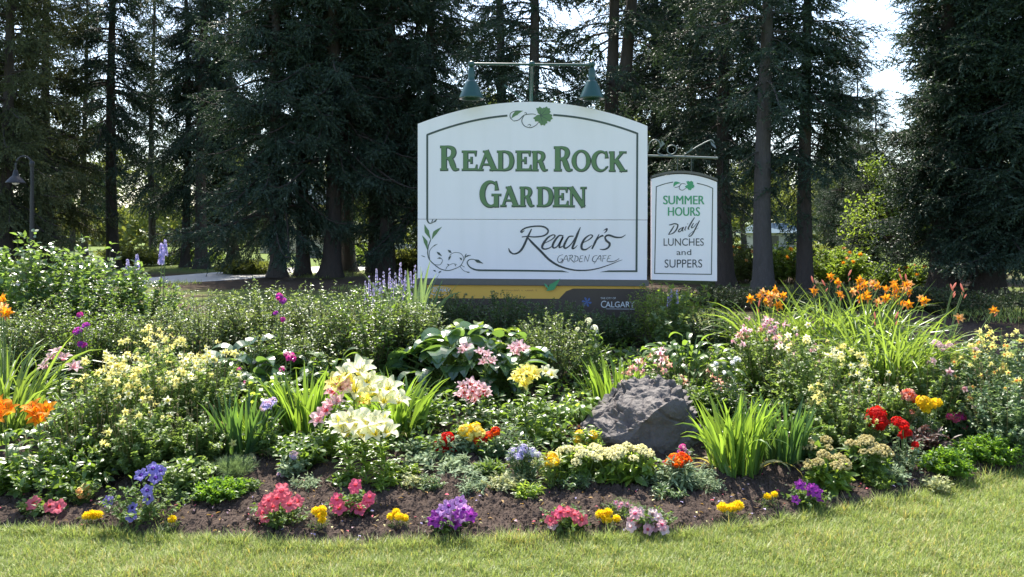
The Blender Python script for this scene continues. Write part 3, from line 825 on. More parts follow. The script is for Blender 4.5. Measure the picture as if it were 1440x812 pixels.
mb = MB(); extrude(mb, [SP(587.2, 391.5), SP(909.8, 394), SP(910.4, 309.9), SP(587.4, 308.7)], .001, TH); mb.build('lower_panel', M['sign_white'], sign)
mb = MB(); extrude(mb, [SP(584, 400), SP(911.5, 402.5), SP(911.5, 394.4), SP(584, 391.9)], -.035, TH + .02); mb.build('ledge', M['ledge'], sign)
mb = MB(); extrude(mb, [SP(588, 462), SP(909, 464), SP(909, 402.9), SP(588, 400.4)], .004, TH - .01); base = mb.build('base_board', M['sign_brown'], sign)
for px in (600, 897):
    mb = MB(); a = SP(px - 5, 455); b = SP(px + 5, 475)
    box(mb, (a[0], .02, -.25), (b[0], .1, SP(px, 440)[1])); mb.build('post', M['ledge'], sign)
A = Art(SP, .002)
A.poly([(588.5, 401), (908.5, 403), (908.5, 406.6), (806, 406), (796, 410), (786, 420.5), (588.5, 419.5)], 0)
A.mb.build('orange_band', [M['sign_orange']], sign)
A = Art(SP, .0005)
A.stroke([(632, 405.5), (620, 403.6), (608, 405), (603.5, 409), (608, 414), (620, 415.5), (630, 412.5)], [.3, .7, 1.0, 1.1, 1.1, .8, .2], 0)
A.text('ENMAX', 608.5, 634, 405.6, 410.8, 0, .02, .3)
rr = np.random.default_rng(8); xx = 706
while xx < 757:                        # faint line of small print on the orange band
    w_ = rr.uniform(1.2, 2.4)
    if rr.random() > .12: A.stroke([(xx, 409), (xx + w_ * .4, 408 + rr.uniform(-.6, .6)), (xx + w_, 410)], [.5], 3)
    xx += w_ + .6
A.text('THE CITY OF', 844.5, 866, 418.3, 420.9, 0)
A.text('C', 845, 852.5, 423.2, 433, 0); A.text('ALGARY', 851.5, 892.5, 424.3, 432.6, 0, .01)
A.stroke([(851, 434.6), (893, 435)], [.6], 0, False)
for k in range(6):                      # pale blue flower emblem
    a = k * math.pi / 3; A.stroke([(825, 425), (825 + 5 * math.cos(a + .2), 425 + 5 * math.sin(a + .2)), (825 + 7 * math.cos(a), 425 + 7 * math.sin(a))], [.5, 3.2, .3], 1)
A.mb.build('sponsor_lettering', [M['sign_pale'], M['sign_blue'], M['sign_leaf'], M['sign_tan']], sign)
A = Art(SP, -.0365)                    # green leaf emblem overlapping the ledge
A.stroke([(765.5, 398.5), (768, 402), (772, 406.5)], [.5, 3.5, .4], 1)
A.stroke([(768, 409), (776, 403.5), (787.5, 392)], [.3, 9.5, .4], 0)
A.stroke([(768, 409), (776, 403.5), (786, 393.5)], [.5, .4, .2], 1)
mb2 = A.mb; ob = mb2.build('leaf_emblem', [M['sign_leaf'], M['sign_mint']], sign)
# border
A = Art(SP)
def arc3(x0, y0, x1, y1, n=24):
    xs_ = np.linspace(x0, x1, n); f = lambda x: 160.0 + ((x - 748) / 148.0) ** 2 * 30.0
    k0 = y0 - f(x0); k1 = y1 - f(x1); return [(a, f(a) + np.interp(a, [x0, x1], [k0, k1])) for a in xs_]
A.stroke([(600.8, 308), (600.8, 250), (600.8, 190.2)], [2.8], 0, False, .5)
A.stroke(arc3(600.2, 190.2, 713.5, 162.9), [2.8], 0, False)
A.stroke(arc3(778, 162, 896.6, 188.2), [2.8], 0, False)
A.stroke([(896.2, 187.6), (895.6, 290), (895, 382.4)], [2.8], 0, False, .3)
A.stroke([(896.2, 381.6), (856, 381.6), (844, 382.8)], [2.6, 2.4, .2], 0, False)
A.stroke([(800, 383.3), (790, 381.6), (740, 380.9), (672, 380.3)], [.2, 2.4, 2.5, 2.6], 0, False)
A.stroke([(676, 380.3), (668, 379.4), (660.5, 375.5), (657, 369.5), (660, 365.5), (666, 365), (670, 367)], [2.5, 2.3, 1.8, 1.4, 1.2, 1, .8], 0)
A.stroke([(666.5, 365.2), (672, 367.5), (679.5, 370.8)], [.5, 4.5, .3], 0)
A.stroke([(600.8, 307), (601.3, 311), (604, 314.2), (608, 313.5), (610.5, 311.5)], [2.8, 2.2, 1.6, 1.2, .4], 0)
A.stroke([(606.5, 313), (608, 311), (609, 308.2)], [.3, 1.8, .3], 0); A.stroke([(609.5, 313.2), (612, 311.2), (614.6, 308.2)], [.3, 2.4, .3], 0)
A.mb.build('border_line', [M['sign_dark']], sign)
# vines and leaves painted on the board
A = Art(SP)
z5 = lambda L: [(580 + a / 5.8, 300 + b / 5.8) for a, b in L]
A.stroke(z5([(150, 215), (130, 270), (125, 330), (140, 380), (180, 420), (230, 455), (290, 468), (340, 455), (390, 430), (420, 380), (440, 335)]), [1.2, 1.3, 1.4, 1.4, 1.3, 1.2, 1.1, 1, .9, .8, .5], 1)
A.stroke(z5([(140, 380), (138, 320), (155, 285), (190, 258)]), [.7, .8, .7, .4], 1)
A.stroke(z5([(180, 420), (225, 420), (245, 385), (225, 365)]), [.8, .8, .7, .4], 1)
A.stroke(z5([(300, 345), (340, 322), (385, 325), (412, 350), (418, 385)]), [.5, .7, .7, .7, .6], 1)
A.stroke(z5([(270, 460), (290, 430), (330, 412), (365, 420)]), [.5, .7, .6, .3], 1)
A.stroke(z5([(385, 432), (420, 470), (465, 482)]), [.6, .7, .4], 1); A.stroke(z5([(400, 425), (425, 440)]), [.6], 1)
for a, b, c, w in (((150, 215), (118, 150), (98, 92), 6.4), ((158, 215), (185, 160), (240, 112), 5.6), ((122, 300), (108, 235), (80, 182), 5.4), ((240, 350), (215, 330), (198, 315), 3.4), ((240, 372), (222, 366), (202, 370), 2.2),
                   ((318, 325), (304, 312), (288, 298), 3.4), ((295, 385), (303, 362), (315, 345), 3.0), ((405, 385), (395, 372), (384, 362), 2.6), ((425, 365), (433, 345), (440, 328), 1.6), ((430, 362), (450, 348), (480, 342), 1.8),
                   ((192, 476), (182, 470), (168, 464), 2.2), ((212, 490), (222, 480), (236, 472), 2.2), ((165, 275), (182, 262), (205, 252), 1.4), ((105, 358), (90, 352), (70, 346), 1.2), ((300, 425), (292, 420), (284, 412), 1.6), ((345, 415), (350, 425), (352, 434), 1.4), ((440, 478), (455, 482), (470, 480), 1.6)):
    A.stroke(z5([a, b, c]), [.3, w, .2], 0 if w > 5 else 1)
z1 = lambda L: [(580 + a / 5.41, 80 + b / 5.41) for a, b in L]
A.stroke(z1([(770, 490), (745, 465), (748, 430), (790, 412), (840, 412)]), [.6, 1.1, 1.0, .8, .2], 1)
A.stroke(z1([(760, 462), (790, 430), (840, 411)]), [1, 6.2, .2], 0); A.stroke(z1([(752, 470), (775, 440), (800, 420)]), [.4, 4.2, .2], 0)
A.stroke(z1([(770, 490), (810, 480), (850, 445), (905, 436), (940, 440)]), [1.1, 1.1, 1, 1, .7], 1)
A.stroke(z1([(850, 445), (832, 485), (850, 525), (895, 540), (935, 525), (960, 500)]), [.9, 1.1, 1.1, 1.1, 1, .7], 1)
A.stroke(z1([(850, 430), (862, 425), (868, 435), (855, 441)]), [.5, .9, .8, .3], 1); A.stroke(z1([(875, 522), (890, 515), (900, 522), (890, 532)]), [.5, .9, .8, .3], 1)
def grape(cx, cy, r, sx=1.0, rot=0.0):
    ring = []
    for k in range(60):
        a = k / 60 * 2 * math.pi
        q = r * (.72 + .28 * abs(math.cos(2.5 * a)) ** .6 + .07 * math.cos(17 * a))
        if abs(a - math.pi) < .45: q *= .45 + abs(a - math.pi)
        ring.append((cx + sx * q * math.cos(a + rot), cy + q * math.sin(a + rot)))
    A.fan((cx, cy), ring, 0)
grape(763.5, 163, 13.5, 1.0, .3)
for a in (-2.0, -1.1, -.3, .6, 1.6): A.stroke([(760, 163), (763.5 + 10 * math.cos(a), 163 + 10 * math.sin(a))], [1.0, .3], 2, False)
A.mb.build('vine_ornament', [M['sign_green'], M['sign_dark'], M['sign_dark']], sign)
# serif words
A = Art(SP)
WORDS = (('R', 618, 648, 205, 239.6), ('E', 648.5, 670, 212, 239.6), ('A', 670.5, 700, 212, 239.8), ('D', 698, 722.5, 212, 239.9), ('E', 724, 746, 212, 240), ('R', 747, 772, 212.4, 240.2),
                        ('R', 778, 807.5, 206, 240.4), ('O', 804, 830, 211, 240.8), ('C', 831.5, 854, 212, 241), ('K', 855.5, 881, 213, 241),
                        ('G', 675, 704, 254.6, 291), ('A', 703.5, 730, 262.5, 290.4), ('R', 730, 753, 262.6, 290.4), ('D', 754, 777.5, 262.8, 290.5), ('E', 776.5, 798, 263, 290.6), ('N', 799, 824, 263, 290.8))
for layer in (1, 0):
    for ch, a, b, t_, bt in WORDS: glyph(A, ch, a, b, t_, bt, layer)
A.mb.build('serif_lettering', [M['sign_green'], M['sign_dark']], sign)
# brush script
A = Art(SP)
z6 = lambda L: [(700 + a / 5.8, 300 + b / 5.8) for a, b in L]
w_ = lambda *q: [v / 5.8 for v in q]
A.stroke(z6([(218, 142), (195, 155), (190, 145), (230, 120), (300, 107), (370, 110), (408, 135), (405, 163), (370, 185), (300, 194), (240, 190), (196, 194)]), w_(4, 14, 10, 12, 12, 13, 14, 13, 12, 11, 9, 8), 0)
A.stroke(z6([(276, 128), (242, 200), (205, 280), (170, 320), (130, 332), (100, 314), (88, 286)]), w_(8, 18, 18, 14, 11, 15, 5), 0)
A.stroke(z6([(238, 192), (280, 240), (350, 310), (420, 380), (500, 430), (600, 460), (700, 467), (800, 455), (900, 425), (970, 397), (1016, 380)]), w_(8, 18, 19, 18, 15, 12, 11, 9, 7, 5, 2), 0)
A.stroke(z6([(378, 248), (440, 215), (467, 187), (450, 177), (408, 200), (372, 248), (362, 280), (382, 293), (418, 285), (452, 262)]), w_(5, 8, 11, 8, 14, 19, 18, 12, 9, 4), 0)
A.stroke(z6([(535, 185), (500, 184), (465, 225), (447, 265), (460, 284), (490, 264), (533, 190), (506, 252), (505, 280), (535, 266)]), w_(8, 12, 17, 18, 12, 8, 12, 17, 14, 4), 0)
A.stroke(z6([(618, 188), (580, 193), (550, 240), (540, 274), (558, 285), (600, 250), (640, 185)]), w_(9, 11, 17, 18, 12, 8, 7), 0)
A.stroke(z6([(674, 115), (650, 170), (625, 240), (608, 285), (625, 285), (650, 262)]), w_(6, 18, 18, 16, 9, 3), 0)
A.stroke(z6([(688, 245), (745, 215), (773, 187), (752, 178), (710, 208), (684, 258), (688, 292), (722, 295), (768, 262)]), w_(5, 8, 11, 8, 15, 19, 17, 11, 4), 0)
A.stroke(z6([(826, 172), (795, 235), (768, 292)]), w_(6, 18, 12), 0); A.stroke(z6([(795, 240), (822, 202), (852, 184), (862, 190)]), w_(5, 10, 15, 5), 0)
A.stroke(z6([(862, 142), (890, 128), (884, 148), (866, 164)]), w_(3, 14, 10, 2), 0)
A.stroke(z6([(1042, 176), (1010, 196), (960, 196), (905, 180), (876, 194), (884, 222), (912, 248), (903, 278), (870, 296), (832, 294)]), w_(3, 10, 14, 16, 13, 17, 18, 14, 12, 5), 0)
for L in ([(532, 338), (500, 350), (487, 380), (500, 402), (525, 392), (528, 374), (510, 375)], [(528, 376), (515, 412)], [(525, 408), (558, 345), (573, 395)], [(538, 376), (566, 374)], [(592, 342), (580, 395)],
          [(578, 347), (606, 343), (606, 362), (588, 370)], [(590, 370), (612, 392), (626, 405)], [(635, 345), (626, 394)], [(622, 346), (652, 356), (652, 384), (626, 395)], [(676, 348), (666, 394), (692, 392)], [(672, 349), (698, 346)],
          [(670, 370), (690, 368)], [(704, 396), (714, 348)], [(714, 348), (734, 395)], [(734, 395), (748, 338)], [(812, 344), (784, 352), (771, 380), (784, 396), (806, 390)], [(786, 412), (834, 345), (842, 392)], [(810, 374), (838, 372)],
          [(862, 348), (852, 396)], [(850, 349), (886, 344)], [(857, 370), (878, 368)], [(905, 350), (893, 392), (950, 392), (990, 370)], [(898, 350), (924, 344)], [(899, 370), (916, 367)]):
    A.stroke(z6(L), [.5, 1.05, .6], 0)
A.mb.build('script_lettering', [M['sign_ink']], sign)

# lamps over the sign
def sg(px, py): q = SP(px, py); return q[0], q[1]
bx0, bz = sg(664, 94.6); bx1, _ = sg(832, 95.2); mxx, _ = sg(747.5, 95)
LY = -.16
mb = MB(); top = sg(747.5, 97)
tubes(mb, [(mxx, .14, top[1] - 1.0), (mxx, .14, top[1] - .35), (mxx, .10, top[1] - .18), (mxx, LY + .06, top[1] - .02), (mxx, LY, top[1] + .01)], .021, 10)
tubes(mb, [(mxx - .28, .16, sg(710, 116)[1]), (mxx - .08, .15, sg(735, 138)[1])], .009, 6)
mb.build('lamp_pole', M['teal'], sign, smooth=True)
mb = MB(); tubes(mb, [(bx0, LY, bz), ((bx0 + bx1) / 2, LY, bz), (bx1, LY, bz)], .014, 10); mb.build('lamp_bar', M['teal'], sign, smooth=True)
def ball(mb, c, r, k=14):
    a = np.linspace(-math.pi / 2, math.pi / 2, 9); lathe(mb, np.stack([r * np.cos(a) + 1e-4, r * np.sin(a)], -1), k, 0, c)
mb = MB(); ball(mb, (mxx, LY, bz + .004), .032); mb.build('finial', M['teal'], sign, smooth=True)
for px_ in (664, 830.5):
    lx, lz = sg(px_, 95)
    mb = MB(); ball(mb, (0, 0, 0), .034)
    lathe(mb, [(.0, -.03), (.022, -.035), (.03, -.05), (.034, -.075), (.036, -.13), (.034, -.165), (.05, -.172), (.056, -.185), (.085, -.245), (.108, -.30), (.122, -.335), (.126, -.352), (.118, -.352), (.1, -.30), (.05, -.2), (0, -.19)], 24)
    sh = mb.build('lamp_shade', M['teal'], sign, (lx, LY, lz), True)
    mb = MB(); ball(mb, (0, 0, -.28), .05); mb.build('bulb', M['lamp_glass'], sh, smooth=True)
# scroll bracket carrying the hanging sign
mb = MB()
tubes(mb, [(*sg(909, 218.5)[:1], .05, sg(909, 218.5)[1]), (sg(960, 220)[0], .05, sg(960, 220)[1]), (sg(1011, 222)[0], .05, sg(1011, 222)[1])], .012, 8)
mb.build('bracket_bar', M['steel'], sign, smooth=True)
mb = MB()
def wire(pts, r=.007):
    q = smooth_pts(pts, 6); tubes(mb, [(sg(a, b)[0], .05, sg(a, b)[1]) for a, b in q], r, 6)
wire([(912, 213), (914, 202), (921, 196), (928, 199), (930, 207), (926, 214), (935, 218), (948, 216), (953, 209), (948, 204), (941, 206), (940, 213), (945, 217)])
wire([(964, 217), (980, 207), (997, 198), (1003, 197), (1006, 201)])
for a, b, c in (((1000, 197), (1005, 204), (1009, 209)), ((930, 207), (934, 202), (931, 196)), ((962, 218), (972, 212), (976, 204))):
    P = [sg(*q) for q in (a, b, c)]
    mb.add([(P[0][0], .05, P[0][1]), (P[1][0] - .02, .044, P[1][1]), (P[2][0], .05, P[2][1]), (P[1][0] + .02, .056, P[1][1])], [(0, 1, 2, 3)])
mb.build('scroll', M['steel'], sign, smooth=True)

hs_c = 962.0
HR = math.radians(1.0)
HP = lambda px, py: SP(px, py, hs_c, Z(395, SD), HR)
hs = thing('hanging_sign', 'small white arched opening hours sign hanging from the scroll bracket', 'sign', (X(hs_c, SD), SD + .03, Z(395, SD)))
hs.rotation_euler = (0, HR, math.radians(3))
mb = MB(); extrude(mb, arch_board(HP, 916.5, 251.8, 1010, 256, 963.5, 245.0, 393.6, 396), 0, .045); mb.build('panel', M['sign_white'], hs)
top = arch_board(HP, 916, 251.0, 1010.6, 255.2, 963.5, 244.0, 393, 396)[2:]
mb = MB(); m = len(top); ta = [(p[0], p[1] + .003) for p in top]; tb = [(p[0], p[1] + .028) for p in top]
mb.add([(p[0], -.012, p[1]) for p in ta] + [(p[0], -.012, p[1]) for p in tb] + [(p[0], .055, p[1]) for p in ta] + [(p[0], .055, p[1]) for p in tb],
       [(i, i + 1, m + i + 1, m + i) for i in range(m - 1)] + [(m + i, m + i + 1, 3 * m + i + 1, 3 * m + i) for i in range(m - 1)] + [(2 * m + i, 3 * m + i, 3 * m + i + 1, 2 * m + i + 1) for i in range(m - 1)] + [(i, 2 * m + i, 2 * m + i + 1, i + 1) for i in range(m - 1)])
mb.build('cap_moulding', M['ledge'], hs)
for px_ in (954, 974):
    mb = MB(); a = HP(px_, 247); b = HP(px_, 220.5)
    tubes(mb, [(a[0], .02, a[1]), (b[0], .02, b[1])], .006, 6); mb.build('hanger_rod', M['iron'], hs, smooth=True)
A = Art(HP)
z7 = lambda L: [(905 + a / 6.767, 190 + b / 6.767) for a, b in L]
z8 = lambda L: [(905 + a / 6.767, 290 + b / 6.767) for a, b in L]
A.stroke(z7([(123, 492), (200, 466), (285, 447)]), [1.2], 0); A.stroke(z7([(515, 458), (600, 478), (668, 505)]), [1.2], 0)
A.stroke([z7([(123, 490)])[0], z8([(107, 642)])[0]], [1.3], 0, False, .3); A.stroke([z7([(668, 505)])[0], z8([(656, 652)])[0]], [1.3], 0, False, .3)
A.stroke(z8([(105, 642), (656, 652)]), [1.3], 0, False, .3)
A.mb.build('border_line', [M['sign_dark']], hs)
A = Art(HP)
A.stroke(z7([(290, 490), (310, 458), (360, 456)]), [1, 5, .2], 0); A.stroke(z7([(300, 500), (340, 490), (370, 462), (410, 468)]), [.8, .9, .9, .6], 1)
A.stroke(z7([(350, 480), (345, 510), (375, 525), (410, 505)]), [.8, .9, .9, .5], 1); grape(905 + 445 / 6.767, 190 + 478 / 6.767, 6.8, 1.0, .3)
for dx in (-.35, 0, .35):
    A.text('SUMMER', 933.3 + dx, 991.7 + dx, 275.2, 287.6, 0); A.text('HOURS', 940 + dx, 985.2 + dx, 291.4, 303.8, 0)
A.text('LUNCHES', 933.6, 991, 335.4, 345.9, 1); A.text('and', 952, 973, 351, 359, 1); A.text('SUPPERS', 935, 988.6, 365.2, 376.8, 1)
for L, w in (([(246, 180), (262, 178), (300, 168), (330, 180), (318, 222), (285, 258), (240, 272)], (1, 1.6, 1.6, 1.9, 1.9, 1.5, .6)), ([(296, 185), (268, 230), (240, 272)], (1.0, 2.0, 1.2)),
             ([(378, 203), (346, 222), (338, 242), (356, 242), (386, 200), (373, 234), (388, 236)], (1, 1.5, 1.6, 1.1, 1.4, 1.5, .5)), ([(412, 192), (398, 225), (408, 230)], (1.2, 1.6, .5)), ([(424, 168), (427, 172)], (1.4, 1.4)),
             ([(492, 108), (456, 165), (430, 215), (444, 220)], (1.2, 2.0, 1.8, .5)), ([(482, 162), (462, 202), (480, 202), (516, 160)], (1.2, 1.7, 1, .6)), ([(540, 138), (508, 200), (470, 270), (440, 290), (448, 264), (530, 205)], (1.3, 1.9, 1.6, 1.2, .7, .3))):
    A.stroke(z8(L), list(w), 1)
A.mb.build('lettering', [M['sign_mint'], M['sign_ink']], hs)
#PLANTS
M['shade_dark_leaf'] = leaf_mat('shade_dark_leaf', (.035, .06, .025), .2, .35, .5, .25, .2, (.08, .13, .03))  # leaf green darkened to stand in for tree shade behind the bed
M['shrub_leaf_light'] = leaf_mat('shrub_leaf_light', (.10, .155, .06), .38, .4, .45, .45, .3, (.34, .44, .10))
M['spent'] = solid_mat('spent', (.22, .16, .07), .8)
# ------------------------------------------------------------------ plant building blocks
UPV = np.array([0, 0, 1.])
LANCE = leaf_t(.24, .3, .25, 3, .42)
OVAL = leaf_t(.52, .25, .25, 3, .42)
ROUNDL = leaf_t(.85, .15, .2, 3, .5)
RHOMB = rhomb_t(.5, .3)
NARROW = leaf_t(.11, .2, .2, 2, .4)
def trifol():
    V = []; Fc = []
    for a in (-1.1, 0, 1.1):
        v, f = leaf_t(.62, .2, .2, 2, .6); v = v * (.62 if a else .75)
        R_ = np.array([[math.cos(a), math.sin(a), 0], [-math.sin(a), math.cos(a), 0], [0, 0, 1]])
        Fc.append(f + len(V) * len(v)); V.append(v @ R_.T)
    return np.concatenate(V), np.concatenate(Fc)
TRI = trifol()
OVAL2 = leaf_t(.5, .3, .2, 2, .45)

def bez(a, b, c, t):
    t = t[..., None]
    return a * (1 - t) ** 2 + 2 * b * t * (1 - t) + c * t * t

def leafy(seed, h, rx, ry=None, nst=30, per=14, ls=.05, tmpl=RHOMB, tmin=.3, dome=.9, spread=.6, up=.35, srad=.0025, upright=.3, taper=.5, droop=0.0, front=None):
    """leafy stems that fan from the ground to a dome; returns leaf MB, stem MB, tips, tip directions"""
    r = np.random.default_rng(seed); ry = rx if ry is None else ry
    az = r.uniform(0, 2 * math.pi, nst); q = np.sqrt(r.random(nst))
    hz = h * np.sqrt(np.maximum(.03, 1 - (q * dome) ** 2)) * r.uniform(.78, 1.08, nst)
    tip = np.stack([rx * q * np.cos(az), ry * q * np.sin(az), hz], -1) + r.normal(0, .02, (nst, 3)) * np.array([1, 1, .3])
    base = tip * np.array([upright, upright, 0]) + np.stack([r.normal(0, .015, nst), r.normal(0, .015, nst), np.full(nst, -.02)], -1)
    ctl = base * .6 + tip * np.array([.4, .4, 0]) + np.stack([0 * az, 0 * az, hz * .6], -1)
    tt = np.linspace(0, 1, 6)
    P = bez(base[:, None], ctl[:, None], tip[:, None], np.broadcast_to(tt, (nst, 6)))
    ms = MB(); tubes(ms, P, np.linspace(srad, srad * .45, 6)[None], 3)
    ml = MB()
    k = nst * per
    i = np.repeat(np.arange(nst), per); t = tmin + (1 - tmin) * r.random(k) ** .8
    p = bez(base[i], ctl[i], tip[i], t)
    tg = nrm((ctl[i] - base[i]) * (1 - t)[:, None] + (tip[i] - ctl[i]) * t[:, None])
    rnd = nrm(r.normal(size=(k, 3)) * np.array([1, 1, .5]))
    d = nrm(tg * up + rnd * spread + np.array([0, 0, -droop]))
    lu = nrm(UPV + r.normal(0, .45, (k, 3)))
    s = ls * r.uniform(.6, 1.25, k) * (1 + taper * .5 - taper * t)
    ml.inst(tmpl[0], tmpl[1], frames(d, lu, s), p)
    return ml, ms, tip, nrm(tip - ctl)

def rot_to(d, spin=0.0):
    q = Vector(d).to_track_quat('Z', 'Y')
    return (q @ Matrix.Rotation(spin, 3, 'Z').to_quaternion()).to_euler()

def kid(root, name, me, p, d, s=1.0, spin=None):
    return put(name, me, root, p, rot_to(d, rng.uniform(0, 6.28) if spin is None else spin), s)

# ------------------------------------------------------------------ flower meshes (opening along +Z)
def fl_lily(col, throat, L=.085, W=.04, seed=0):
    mb = MB(); r = np.random.default_rng(seed); n = 6; az = np.arange(n) * math.pi / 3
    ribbons(mb, np.stack([.006 * np.cos(az), .006 * np.sin(az), np.zeros(n)], -1), az + r.normal(0, .06, n), r.uniform(1.15, 1.35, n), r.uniform(1.1, 1.9, n), L * np.array([1, .94] * 3), W * np.array([1.1, .85] * 3), P_PETAL, 7, .3, r.normal(0, .1, n), 0, 2, 1, 1.6)
    a = az[:6] + .5
    ribbons(mb, np.zeros((6, 3)), a, 1.35, .2, L * .62, .003, lambda t: 1, 3, 0, 0, 2)
    V, Fc = LV * np.array([.004, .004, .004]), LF
    mb.inst(V, Fc, np.tile(np.eye(3), (6, 1, 1)), np.stack([.33 * L * np.cos(a), .33 * L * np.sin(a), np.full(6, L * .56)], -1), 3)
    return mb.mesh('flower', [M[col], M[throat], M['stem'], M['petal_tan'] if 'cream' in col or 'pale' in col else M['petal_orange_deep']], True)
def fl_bud(col, L=.06):
    mb = MB(); lathe(mb, [(.001, 0), (.006, .008), (.010, L * .45), (.008, L * .8), (.001, L)], 7)
    return mb.mesh('bud', [M[col]], True)
def fl_trumpet(col, throat, R=.03, seed=0, lobes=5, wav=.14):
    """petunia: a ruffled disc over a short tube"""
    r = np.random.default_rng(seed); k = 30; rings = [(.08, -.55), (.16, -.2), (.34, -.02), (.7, .1), (1.0, .07)]
    an = np.arange(k) * 2 * math.pi / k; mb = MB(); V = []
    for j, (q, z) in enumerate(rings):
        f = 1 + (wav * np.cos(lobes * an + seed) * q ** 2 + .05 * np.sin(11 * an + seed) * (q > .6))
        zz = z + (.12 * np.sin(lobes * 2 * an + seed * 1.7) + r.normal(0, .03, k)) * (q > .5) * q
        V.append(np.stack([R * q * f * np.cos(an), R * q * f * np.sin(an), R * zz], -1))
    ix = np.arange(len(rings) * k).reshape(-1, k)
    def q4(a, b): A = ix[a:b]; B = ix[a + 1:b + 1]; return np.stack([A, np.roll(A, -1, 1), np.roll(B, -1, 1), B], -1).reshape(-1, 4)
    mb.add(np.concatenate(V), q4(2, 4), 0); mb.f.append((q4(0, 2), 1))
    return mb.mesh('flower', [M[col], M[throat]], True)
def fl_pompon(col, R=.022, seed=0, n=80, flat=.95):
    r = np.random.default_rng(seed); i = np.arange(n) + .5
    ph = np.arccos(1 - 1.35 * i / n); th = math.pi * (1 + 5 ** .5) * i
    d = np.stack([np.cos(th) * np.sin(ph), np.sin(th) * np.sin(ph), np.cos(ph) * flat], -1)
    mb = MB(); v, f = leaf_t(.75, .5, .5, 2, .6)
    mb.inst(v, f, frames(nrm(d + r.normal(0, .15, (n, 3)) + np.array([0, 0, .25])), nrm(-d + r.normal(0, .3, (n, 3)) + UPV * .2), R * .62 * r.uniform(.8, 1.15, n)), d * R * .55)
    lathe(mb, [(.001, -R * .5), (R * .4, -R * .2), (R * .55, R * .2), (R * .35, R * .45), (.001, R * .5)], 8)
    lathe(mb, [(.001, -R * .9), (R * .3, -R * .75), (R * .45, -R * .2)], 7, 1)
    return mb.mesh('flower', [M[col], M['stem']])
def fl_columbine(col, col2, R=.024, seed=0):
    mb = MB(); r = np.random.default_rng(seed); n = 5; az = np.arange(n) * 2 * math.pi / n
    ribbons(mb, np.zeros((n, 3)), az, .55, .7, R * 1.15, R * .62, P_PETAL, 4, .25, 0, 0)
    ribbons(mb, np.zeros((n, 3)), az + .63, 1.2, .25, R * .8, R * .55, P_ROUND, 3, .5, 0, 1)
    ribbons(mb, np.zeros((n, 3)), az + .63, -1.3, -.5, R * 1.3, R * .14, lambda t: 1 - .7 * t, 3, .3, 0, 0)
    return mb.mesh('flower', [M[col], M[col2]])
def fl_cluster(cols, R=.045, n=24, fs=.014, seed=0, flat=.6, nstar=5):
    """rounded head of small five petalled florets"""
    r = np.random.default_rng(seed); mb = MB()
    i = np.arange(n) + .5; ph = np.arccos(1 - .95 * i / n); th = math.pi * (1 + 5 ** .5) * i + r.normal(0, .2, n)
    d = nrm(np.stack([np.cos(th) * np.sin(ph), np.sin(th) * np.sin(ph), np.cos(ph)], -1))
    p = d * R * np.array([1, 1, flat]) * r.uniform(.8, 1.1, (n, 1))
    Fr = frames(nrm(np.cross(d, r.normal(size=(n, 3)))), d)
    for j in range(n):
        q = MB(); az = np.arange(nstar) * 2 * math.pi / nstar + r.uniform(0, 6)
        ribbons(q, np.zeros((nstar, 3)), az, .35, r.uniform(.3, .9), fs * r.uniform(.85, 1.2), fs * .95, P_ROUND, 2, .2)
        V = np.concatenate(q.v) @ Fr[j].T + p[j]; mb.add(V, q.f[0][0], int(r.integers(0, len(cols))))
    tubes(mb, np.stack([np.tile([0, 0, -R * .8], (n, 1)), p * .6 + np.array([0, 0, -R * .25]), p], 1), .0012, 3, len(cols))
    return mb.mesh('flower', [M[c] for c in cols] + [M['stem']])
def fl_head(col, R=.04, n=16, seed=0, sz=.3):
    """sedum or yarrow head: packed knobbly buds"""
    r = np.random.default_rng(seed); mb = MB(); n *= 3
    a = r.uniform(0, 6.28, n); q = np.sqrt(r.random(n)); p = np.stack([R * q * np.cos(a), R * q * np.sin(a), R * .5 * (1 - q * q) + r.normal(0, R * .07, n)], -1)
    s = R * sz * r.uniform(.5, .9, n)
    mb.inst(LV, LF, frames(nrm(r.normal(size=(n, 3))), nrm(r.normal(size=(n, 3))), s), p)
    lathe(mb, [(.001, -R * .9), (R * .2, -R * .4), (R * .8, R * .05)], 8, 1)
    return mb.mesh('flower', [M[col], M['stem']])
def fl_spire(col, H=.3, R=.03, n=70, fs=.02, seed=0, col2=None, gap0=.15):
    r = np.random.default_rng(seed); mb = MB(); t = gap0 + (1 - gap0) * r.random(n); a = r.uniform(0, 6.28, n)
    rr_ = R * (1.05 - .75 * t); p = np.stack([rr_ * np.cos(a), rr_ * np.sin(a), H * t], -1)
    d = nrm(np.stack([np.cos(a), np.sin(a), np.full(n, .2)], -1))
    Fr = frames(nrm(np.cross(d, r.normal(size=(n, 3)))), d)
    for j in range(n):
        q = MB(); az = np.arange(5) * 2 * math.pi / 5
        f_ = fs * (1.15 - .6 * t[j])
        ribbons(q, np.zeros((5, 3)), az, .4, .7, f_, f_ * .9, P_ROUND, 2, .2)
        mb.add(np.concatenate(q.v) @ Fr[j].T + p[j], q.f[0][0], int(r.random() < .3) if col2 else 0)
    tubes(mb, [(0, 0, 0), (0, 0, H * .5), (0, 0, H)], [.005, .004, .002], 4, 2)
    return mb.mesh('flower_spire', [M[col], M[col2 or col], M['stem']])
PM = 'petal_'
FL = {}
def fl(key, fn, *a, **k):
    if key not in FL: FL[key] = [fn(*a, **dict(k, seed=s)) for s in range(3)]
    return FL[key][int(rng.integers(0, 3))]

def spot(px, py, d, root):
    """a point seen at pixel px,py at distance d, in root's frame (root unrotated)"""
    return Vector((X(px, d), d, Z(py, d))) - Vector(root.location)

